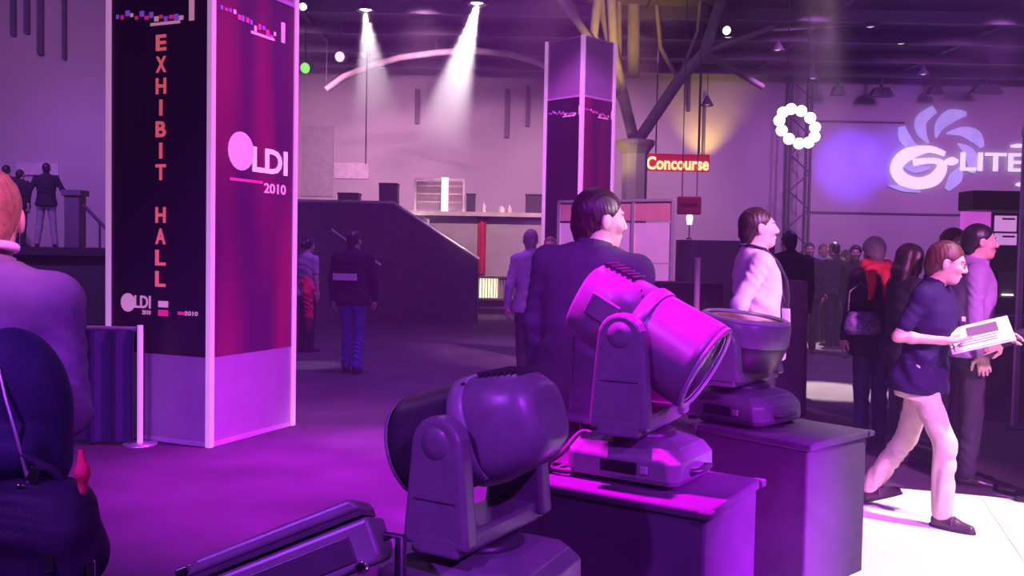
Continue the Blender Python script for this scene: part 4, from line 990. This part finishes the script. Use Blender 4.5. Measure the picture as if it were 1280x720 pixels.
for y0, y1, x0, x1 in ((270, 289, 1243, 1271), (292, 306, 1243, 1271)):
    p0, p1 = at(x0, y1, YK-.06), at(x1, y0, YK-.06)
    sh_ = MB().box(((p0.x+p1.x)/2-k0.x, -.058, (p0.z+p1.z)/2), (p1.x-p0.x, .008, p1.z-p0.z)).build('posted_sheet', mat('glowing_sheet', (.85, .7, .85), .5, emit=(.9, .35, .95), es=.65), t)  # glow put into the sheets, no lamp behind them
    MB().box((p1.x-k0.x-.08, -.064, p1.z-.03), (.12, .004, .018)).build('print_line', MATS['kiosk_black'], sh_)
p0, p1 = at(1247, 372, YK-.06), at(1270, 340, YK-.06)
MB().box(((p0.x+p1.x)/2-k0.x, -.06, (p0.z+p1.z)/2), (p1.x-p0.x, .012, p1.z-p0.z)).build('small_screen', mat('grey_screen', (.18, .16, .18), .25), t, .004)
MB().box(((p0.x+p1.x)/2-k0.x, -.08, p0.z+.03), (.10, .03, .015)).build('screen_light', mat('white_led', (1, .9, 1), .4, emit=(1, .85, .95), es=1.5), t)
MB().box((wk/2, -.15, at(1250, 392, YK).z-.02), (wk, .45, .04)).build('counter_shelf', mat('blue_shelf', (.10, .10, .30), .5), t, .006)
a = at(1277, 300, 8.6)
tt = thing('upright_pole', 'slim violet lit pole at the right edge before the kiosk', 'pole', (a.x, 8.6, 0))
MB().box((0, 0, 1.35), (.045, .045, 2.70)).build('shaft', mat('violet_pole', (.5, .42, .62), .4), tt, .006); MB().box((0, 0, .01), (.3, .3, .02)).build('foot', M_STEEL, tt, .004)
MB().lathe([(.02, 2.7), (.04, 2.74), (.04, 2.84), (.01, 2.86)], 10).build('finial', M_ALU, tt)

# ---------------------------------------------------------------- people
R = math.radians
def cl(name, col, rough=.8, **k): return mat(name, col, rough, var=k.pop('var', .12), scale=k.pop('scale', 14), bump=k.pop('bump', .1), spec=.15, **k)
HB = mat('dark_brown_hair', (.035, .02, .016), .45, var=.3, scale=60); HR = mat('reddish_hair', (.085, .03, .024), .5, var=.3, scale=60)
HG = mat('grey_hair', (.30, .27, .27), .5, var=.3, scale=60); HK = mat('black_hair', (.015, .012, .015), .4, var=.3, scale=60); HL = mat('light_brown_hair', (.30, .17, .09), .5, var=.3, scale=60)
SUIT = cl('dark_suit_cloth', (.10, .085, .12)); BLKC = cl('black_cloth', (.025, .022, .032)); SHOE = mat('black_shoe_leather', (.025, .02, .022), .3)
NAVY = cl('navy_cloth', (.020, .008, .055)); KHAKI = cl('khaki_cloth', (.62, .52, .40)); PALE = cl('pale_grey_shirt', (.60, .55, .60)); JEAN = cl('blue_denim', (.07, .12, .42))
DARKT = cl('dark_trouser_cloth', (.04, .035, .05)); LILAC = cl('lilac_shirt', (.42, .36, .50)); VIOL = cl('violet_shirt', (.34, .20, .42)); GREYC = cl('grey_trouser', (.34, .30, .36))
NEAR = dict(h=.013, hf=.0045, hh=.005); MID = dict(h=.017, hf=.0075, hh=.0075); FAR = dict(h=.024, hf=.012, hh=.010, face=False)
down = lambda a=.12, f=.1: (((-a, -.02, -1), (-.02, f, -1)), ((a, -.02, -1), (.02, f, -1)))

# suited man behind the large light
p = at(730, 300, 4.28)
r, J = person('man in a dark suit seen from behind, face turned to the right', (p.x, p.y), R(-22), 1.835, broad=1.14, head=(-50, 2), hs=1.12, side=5, top=SUIT, top_kind='jacket', legm=DARKT, shoem=SHOE, hairm=HB, hair='short', arms=down(.20, .25), **NEAR)
tl = J['tl']
MB().box(tl(0, -.150, .02), (.012, .012, .34)).build('back_seam', SUIT, r)

# man in the pale shirt with a lanyard, in profile
p = at(951, 300, 5.75)
r, J = person('man in pale shirt with lanyard and badge, standing in profile', (p.x, p.y), R(-92), 1.85, head=(3, 2), hs=1.02, top=PALE, top_kind='shirt', legm=DARKT, shoem=SHOE, hairm=HB, hair='crew', lean=-3,
              arms=(((-.12, -.05, -1), (.05, .1, -1)), ((.34, -.50, -.80), (.02, -.10, -1))), **NEAR)
tl = J['tl']; LAN = mat('black_lanyard', (.02, .018, .03), .7)
pts = [tl(-.075, .02, .540), tl(-.080, -.055, .565), tl(0, -.085, .580), tl(.085, -.050, .585), tl(.115, .03, .560), tl(.122, .10, .48), tl(.105, .150, .38), tl(.06, .172, .28), tl(.028, .172, .21)]
MB().tube(pts, .010, 6).build('lanyard', LAN, r)
MB().tube([tl(-.075, .02, .540), tl(-.07, .125, .44), tl(-.03, .155, .32), tl(.02, .160, .22)], .0075, 6).build('lanyard', LAN, r)
bd = MB(); fr4 = lambda a, b, d: tl(.025+a*.8+d*.6, .160+d+a*.35, .15+b); bd.prism([(-.038, -.055), (.038, -.055), (.038, .055), (-.038, .055)], 0, .006, fr4); bd.build('badge', mat('white_badge', (.85, .82, .85), .4), r)
MB().tube([tl(.166*math.cos(a), .130*math.sin(a), .005) for a in [2*math.pi*i/32 for i in range(33)]], .016, 6).build('belt', mat('black_belt', (.02, .018, .02), .4), r)

# woman with clipboard walking over the white floor
p0 = gnd(1158, 652)
r, J = person('woman in dark polo and khakis walking with a clipboard and glasses', (p0.x-.06, p0.y, .018), R(-132), 1.68, sex='f', head=(22, -6), hs=1.05, top=NAVY, top_kind='polo', sleeve='short', legm=KHAKI, shoem=mat('dark_plum_shoe', (.06, .03, .05), .4), hairm=HR, hair='short', lean=7, broad=1.22, hem=-.12,
              legs=(((-.02, -.26, -1), (0, -.60, -1), 4, -22), ((.02, .46, -1), (.01, .02, -1), 4, 0)),
              arms=(((-.22, .35, -1), (.15, .95, .12)), ((.36, -.42, -1), (-.38, .92, -.05))), hands_dir=((.45, .85, .1), (-.35, .93, .04)), palms=((.5, -.2, -.85), (0, .1, 1)), curl=(.35, .30), **dict(NEAR, h=.012))
tl, hl = J['tl'], J['hl']; q = J['q']
# glasses
g = MB()
for sx in (-1, 1):
    g.tube([hl(sx*.032+.024*math.cos(a), .103-.004*abs(math.cos(a)), .010+.018*math.sin(a)) for a in [2*math.pi*i/16 for i in range(17)]], .0018, 6)
    g.tube([hl(sx*.056, .100, .014), hl(sx*.078, .05, .014), hl(sx*.080, -.01, .010)], .0018, 6)
g.tube([hl(-.008, .106, .014), hl(.008, .106, .014)], .0018, 6); g.build('glasses', mat('glasses_frame', (.03, .02, .03), .3), r)
lg = MB(); lg.box(tl(-.055, .172, .355), (.075, .02, .022), Matrix.Rotation(.3, 3, 'Z')); lg.build('chest_logo', mat('pale_logo', (.8, .6, .75), .6), r)
for i, (hp, kn, an, Rf, _) in enumerate(J['LG']):
    MB().tube([an+Rf @ np.array([.043*math.cos(a), .055+.0*a, -.052+.046*math.sin(a)]) for a in [math.pi*k/10 for k in range(11)]], .007, 6).build('shoe_strap', MATS['dark_plum_shoe'], r)
# clipboard held in both hands (a thing of its own)
aw = J['AR']; Mr = Matrix.Translation(r.location) @ Matrix.Rotation(R(-132), 4, 'Z')
w1_ = Mr @ Vector(aw[1][2]+aw[1][3]*.10); w0_ = Mr @ Vector(aw[0][2]+aw[0][3]*.10)
cc_ = (w1_+w0_)/2+Vector((-.06, -.0, .015))
xa = Vector((.86, -.40, .30)).normalized(); ya = Vector((.30, .72, .52)); ya = (ya-xa*ya.dot(xa)).normalized()
cbd = thing('clipboard', 'white clipboard with papers in the hands of the walking woman', 'clipboard', cc_)
def brd(b): 
    M = Matrix((xa, ya, xa.cross(ya))).transposed(); b.v = [tuple(M @ Vector(v)) for v in b.v]; return b
brd(MB().box((0, 0, 0), (.33, .235, .006))).build('board', mat('white_board', (.82, .80, .80), .5), cbd, .002)
brd(MB().box((.0, -.005, .006), (.29, .205, .005))).build('paper', mat('white_paper', (.88, .85, .86), .7), cbd)
brd(MB().box((.02, .035, .010), (.16, .085, .002))).build('printed_picture', mat('dark_print', (.16, .10, .16), .7), cbd)
for k in range(3): brd(MB().box((-.02, -.03-.022*k, .010), (.20, .006, .002))).build('print_line', MATS['dark_print'], cbd)
brd(MB().box((-.155, 0, .012), (.025, .09, .014))).build('clip', M_CHROME, cbd, .003)

# man in violet shirt right behind her
p = gnd(1213, 607)
person('man in violet shirt standing behind the clipboard woman', (p.x, p.y+.05), R(-112), 1.80, head=(10, 0), top=VIOL, top_kind='shirt', legm=DARKT, shoem=SHOE, hairm=HK, hair='short', broad=1.08, arms=down(.16, .2), **MID)
p = at(1192, 300, 7.6)
person('red haired person half hidden behind the clipboard woman', (p.x, p.y), R(-160), 1.80, head=(0, 5), top=VIOL, top_kind='shirt', legm=DARKT, shoem=SHOE, hairm=HR, hair='full', **MID)
# dark woman with long hair, in profile
p = at(1134, 330, 7.0)
person('woman in black with long dark hair, face in profile to the right', (p.x, p.y), R(-84), 1.66, sex='f', head=(-4, -4), top=BLKC, top_kind='jacket', legm=DARKT, shoem=SHOE, hairm=HB, hair='long', arms=(((-.15, .2, -1), (.1, .8, -.4)), ((.18, .1, -1), (.0, .8, -.5))), **MID)
# woman with red scarf and handbag
p = gnd(1086, 556)
r, J = person('woman in black with a red scarf, seen from behind', (p.x, p.y), R(12), 1.72, sex='f', head=(-10, -4), top=BLKC, top_kind='jacket', legm=cl('dark_jeans', (.05, .045, .11)), shoem=SHOE, hairm=HG, hair='full', arms=(((-.2, .0, -1), (-.05, .3, -1)), ((.2, .0, -1), (.0, .4, -.9))), **MID)
tl = J['tl']; SC_R = cl('red_scarf_cloth', (.75, .06, .07))
F = Field(tl(-.3, -.3, .2), tl(.3, .3, .8), .010)
F.chain([tl(-.10, -.02, .57), tl(-.05, -.09, .55), tl(.05, -.09, .55), tl(.10, -.02, .57), tl(.05, .06, .55), tl(-.05, .06, .55), tl(-.10, -.02, .57)], [.045]*7, .03, wr=.005)
for u in (-.10, .02, .10): F.chain([tl(u, -.08, .53), tl(u*1.1, -.140, .42), tl(u*1.2-.01, -.152, .30)], [.045, .036, .022], .02, wr=.004)
obj('scarf', F.mesh('scarf'), SC_R, r)
rw = Matrix.Translation(r.location) @ Matrix.Rotation(R(12), 4, 'Z')
hb_ = thing('handbag', 'patterned purple handbag on the arm of the red scarf woman', 'handbag', rw @ Vector(tl(-.21, -.17, -.02)))
F = Field((-.2, -.2, -.05), (.2, .2, .45), .010); F.cone((-.09, 0, .07), .06, (.09, 0, .07), .06, .0); F.cone((-.08, 0, .16), .045, (.08, 0, .16), .045, .08); obj('pouch', F.mesh('pouch'), mat('patterned_bag', (.14, .08, .20), .6, var=.7, scale=30), hb_)
MB().tube([(-.12, 0, .20), (-.10, .04, .36), (0, .06, .44), (.10, .04, .36), (.12, 0, .20)], .010, 8).build('handle', SHOE, hb_)

# dark man by the plum plinth
p = at(987, 300, 10.4)
person('man in black standing with his back turned beside the plum plinth', (p.x, p.y), R(8), 1.84, top=BLKC, top_kind='jacket', legm=DARKT, shoem=SHOE, hairm=HK, hair='short', broad=1.12, **FAR)
# distant visitors
for lb, px, Y, yw, hg, tm, hm, hst, sx in (
        ('distant visitor in dark clothes right beside the man in black', 1012, 15.0, 170, 1.78, BLKC, HB, 'short', 'm'), ('distant visitor in lilac shirt, second from the man in black', 1029, 17.5, 190, 1.80, LILAC, HL, 'short', 'm'),
        ('distant dark visitor in the middle of the far group', 1044, 16.2, 30, 1.82, DARKT, HK, 'short', 'm'), ('distant visitor with long hair in the far group', 1058, 18.6, 200, 1.70, LILAC, HL, 'long', 'f'),
        ('distant dark visitor nearest the red scarf woman', 1070, 14.4, 160, 1.74, BLKC, HB, 'full', 'f')):
    p = at(px, 300, Y); person(lb, (p.x, p.y), R(yw), hg, sex=sx, top=tm, top_kind='shirt', legm=DARKT, shoem=SHOE, hairm=hm, hair=hst, group='far visitors', **FAR)
# pair left of the suited man
p = at(664, 300, 10.2)
person('grey haired man in lilac shirt left of the suited man', (p.x, p.y), R(30), 1.80, top=LILAC, top_kind='shirt', legm=DARKT, shoem=SHOE, hairm=HG, hair='crew', head=(-20, 0), arms=(((-.3, 0, -1), (.1, .4, -1)), ((.2, 0, -1), (0, .3, -1))), **MID)
p = at(688, 300, 11.2)
person('visitor mostly hidden behind the shoulder of the suited man', (p.x, p.y), R(170), 1.74, top=VIOL, top_kind='shirt', legm=DARKT, shoem=SHOE, hairm=HL, hair='crew', **FAR)
# walking man in jeans
p = gnd(440, 466)
r, J = person('man in black jacket and blue jeans walking away', (p.x, p.y), R(-6), 1.77, top=BLKC, top_kind='jacket', legm=JEAN, shoem=SHOE, hairm=HB, hair='short', broad=1.08, head=(-18, 0), legs=(((0, .16, -1), (0, -.04, -1), 6, 0), ((0, -.05, -1), (0, -.22, -1), 6, -8)),
              arms=(((-.24, -.06, -1), (0, .2, -1)), ((.24, .05, -1), (.02, .3, -1))), hem=-.12, **MID)
MB().box(J['tl'](-.055, -.168, .235), (.30, .02, .085)).build('back_print', mat('lilac_print', (.92, .80, .98), .6), r)
# visitor with red cloth behind the tower
p = gnd(383, 440)
r, J = person('visitor in lilac top with a red cloth beside the tower', (p.x, p.y), R(-30), 1.70, sex='f', top=LILAC, top_kind='shirt', sleeve='short', legm=DARKT, shoem=SHOE, hairm=HK, hair='tied', **MID)
tl = J['tl']; F = Field(tl(-.1, -.5, -.8), tl(.5, .5, .3), .012)
F.chain([tl(.10, -.12, .16), tl(.16, -.16, -.05), tl(.20, -.17, -.40), tl(.17, -.16, -.62)], [.05, .075, .06, .02], .03, wr=.008); F.cone(tl(.02, -.13, .12), .04, tl(.22, -.12, .02), .05, .03, wr=.006)
obj('red_cloth', F.mesh('red_cloth'), cl('bright_red_cloth', (.85, .03, .10)), r)
# people on the raised platform
p = at(58, 300, 19.2)
person('person in dark top and pale trousers on the platform, arms lowered', (p.x, p.y, PZ), R(20), 1.74, top=BLKC, top_kind='shirt', legm=GREYC, shoem=SHOE, hairm=HK, hair='short', broad=1.05, legs=(((-.10, .05, -1), (-.1, -.1, -1), 8, 0), ((.10, -.05, -1), (.1, -.1, -1), 8, 0)), arms=(((-.5, 0, -1), (-.1, .1, -1)), ((.55, 0, -1), (.5, 0, -1))), **FAR)
p = at(25, 300, 19.6)
person('person in black on the platform, further left of the two', (p.x, p.y, PZ), R(-10), 1.62, top=BLKC, top_kind='jacket', legm=DARKT, shoem=SHOE, hairm=HK, hair='short', **FAR)
p = at(8, 300, 20.2)
person('person on the platform half hidden by the foreground head', (p.x, p.y, PZ), R(10), 1.76, top=DARKT, top_kind='jacket', legm=DARKT, shoem=SHOE, hairm=HK, hair='short', **FAR)
# person at the right edge whose hand shows
p = at(1315, 400, 5.9)
person('person cut by the right edge, only a hand in view', (p.x, p.y), R(60), 1.74, top=BLKC, top_kind='shirt', legm=DARKT, shoem=SHOE, hairm=HB, hair='short', arms=(((-.25, .15, -1), (-.05, .75, -.35)), ((.15, 0, -1), (0, .2, -1))), **MID)

# foreground man with backpack and shoulder bag
p = at(-21, 300, 2.28)
JK = cl('slate_jacket', (.27, .22, .31))
r, J = person('man in a slate jacket at the left edge, seen from behind', (p.x, p.y), R(14), 1.73, head=(8, 0), hs=1.05, top=JK, top_kind='jacket', legm=DARKT, shoem=SHOE, hairm=HL, hair='crew', broad=.90, arms=(((-.2, 0, -1), (0, .4, -.8)), ((.14, -.12, -1), (-.15, .95, -.12))), **NEAR)
tl = J['tl']
MB().tube([tl(.075*math.cos(a), .068*math.sin(a)-.014, .600+.02*(.5-.5*math.sin(a))) for a in [math.pi/2+.5+(2*math.pi-1.0)*i/16 for i in range(17)]], .012, 8).build('shirt_collar', mat('white_collar', (.8, .78, .8), .7), r)
rw = Matrix.Translation(r.location) @ Matrix.Rotation(R(14), 4, 'Z')
NYL = cl('navy_nylon', (.035, .035, .085), .55); NYB = cl('black_nylon', (.03, .025, .05), .5)
bp = thing('backpack', 'dark navy backpack on the foreground man', 'backpack', at(12, 628, 2.04), R(14)); bp.scale = (.74, .74, .74)
F = Field((-.25, -.2, -.05), (.25, .2, .62), .012); F.ell((0, .02, .26), (.175, .12, .27), None, 0); F.cone((-.06, .0, .12), .11, (.06, .0, .12), .11, .05, wr=.004); F.cone((-.05, -.09, .17), .07, (.05, -.09, .17), .07, .03); obj('pack', F.mesh('pack'), NYL, bp)
MB().tube([(-.02, -.06, .46), (.02, -.118, .34), (.06, -.150, .22), (.085, -.155, .12), (.09, -.12, .04)], .005, 8).build('strap', M_ALU, bp)
for xx, zz in ((.07, .07), (.105, .12), (.10, .02)): MB().box((xx, -.160, zz), (.030, .014, .045), Matrix.Rotation(.4, 3, 'Y')).build('buckle', M_CHROME, bp, .003)
sb_ = thing('shoulder_bag', 'black shoulder bag with chrome buckles at the bottom left corner', 'bag', at(30, 742, 1.97), R(14)); sb_.scale = (.74, .74, .74)
F = Field((-.3, -.2, -.05), (.3, .2, .5), .012); F.cone((-.12, 0, .11), .115, (.12, 0, .11), .115, .02); F.cone((-.12, 0, .24), .10, (.10, 0, .24), .10, .06, wr=.004); F.cone((-.11, -.06, .22), .075, (.11, -.06, .18), .075, .03, wr=.004); obj('pouch', F.mesh('pouch'), NYB, sb_)
MB().tube([(.14, 0, .26), (.09, -.02, .36), (.0, -.03, .42), (-.12, -.01, .40), (-.16, 0, .28)], .014, 8).build('strap', NYB, sb_)
for x_, z_2 in ((.095, .13), (.205, .10)): MB().box((x_, -.125, z_2), (.022, .014, .055)).build('buckle', M_CHROME, sb_, .003)
F = Field((.08, -.2, .2), (.3, .1, .55), .008); F.chain([(.165, -.06, .43), (.172, -.07, .37), (.172, -.06, .31)], [.008, .018, .012], .02); obj('red_pouch', F.mesh('red_pouch'), cl('red_pouch_cloth', (.85, .05, .14)), sb_)
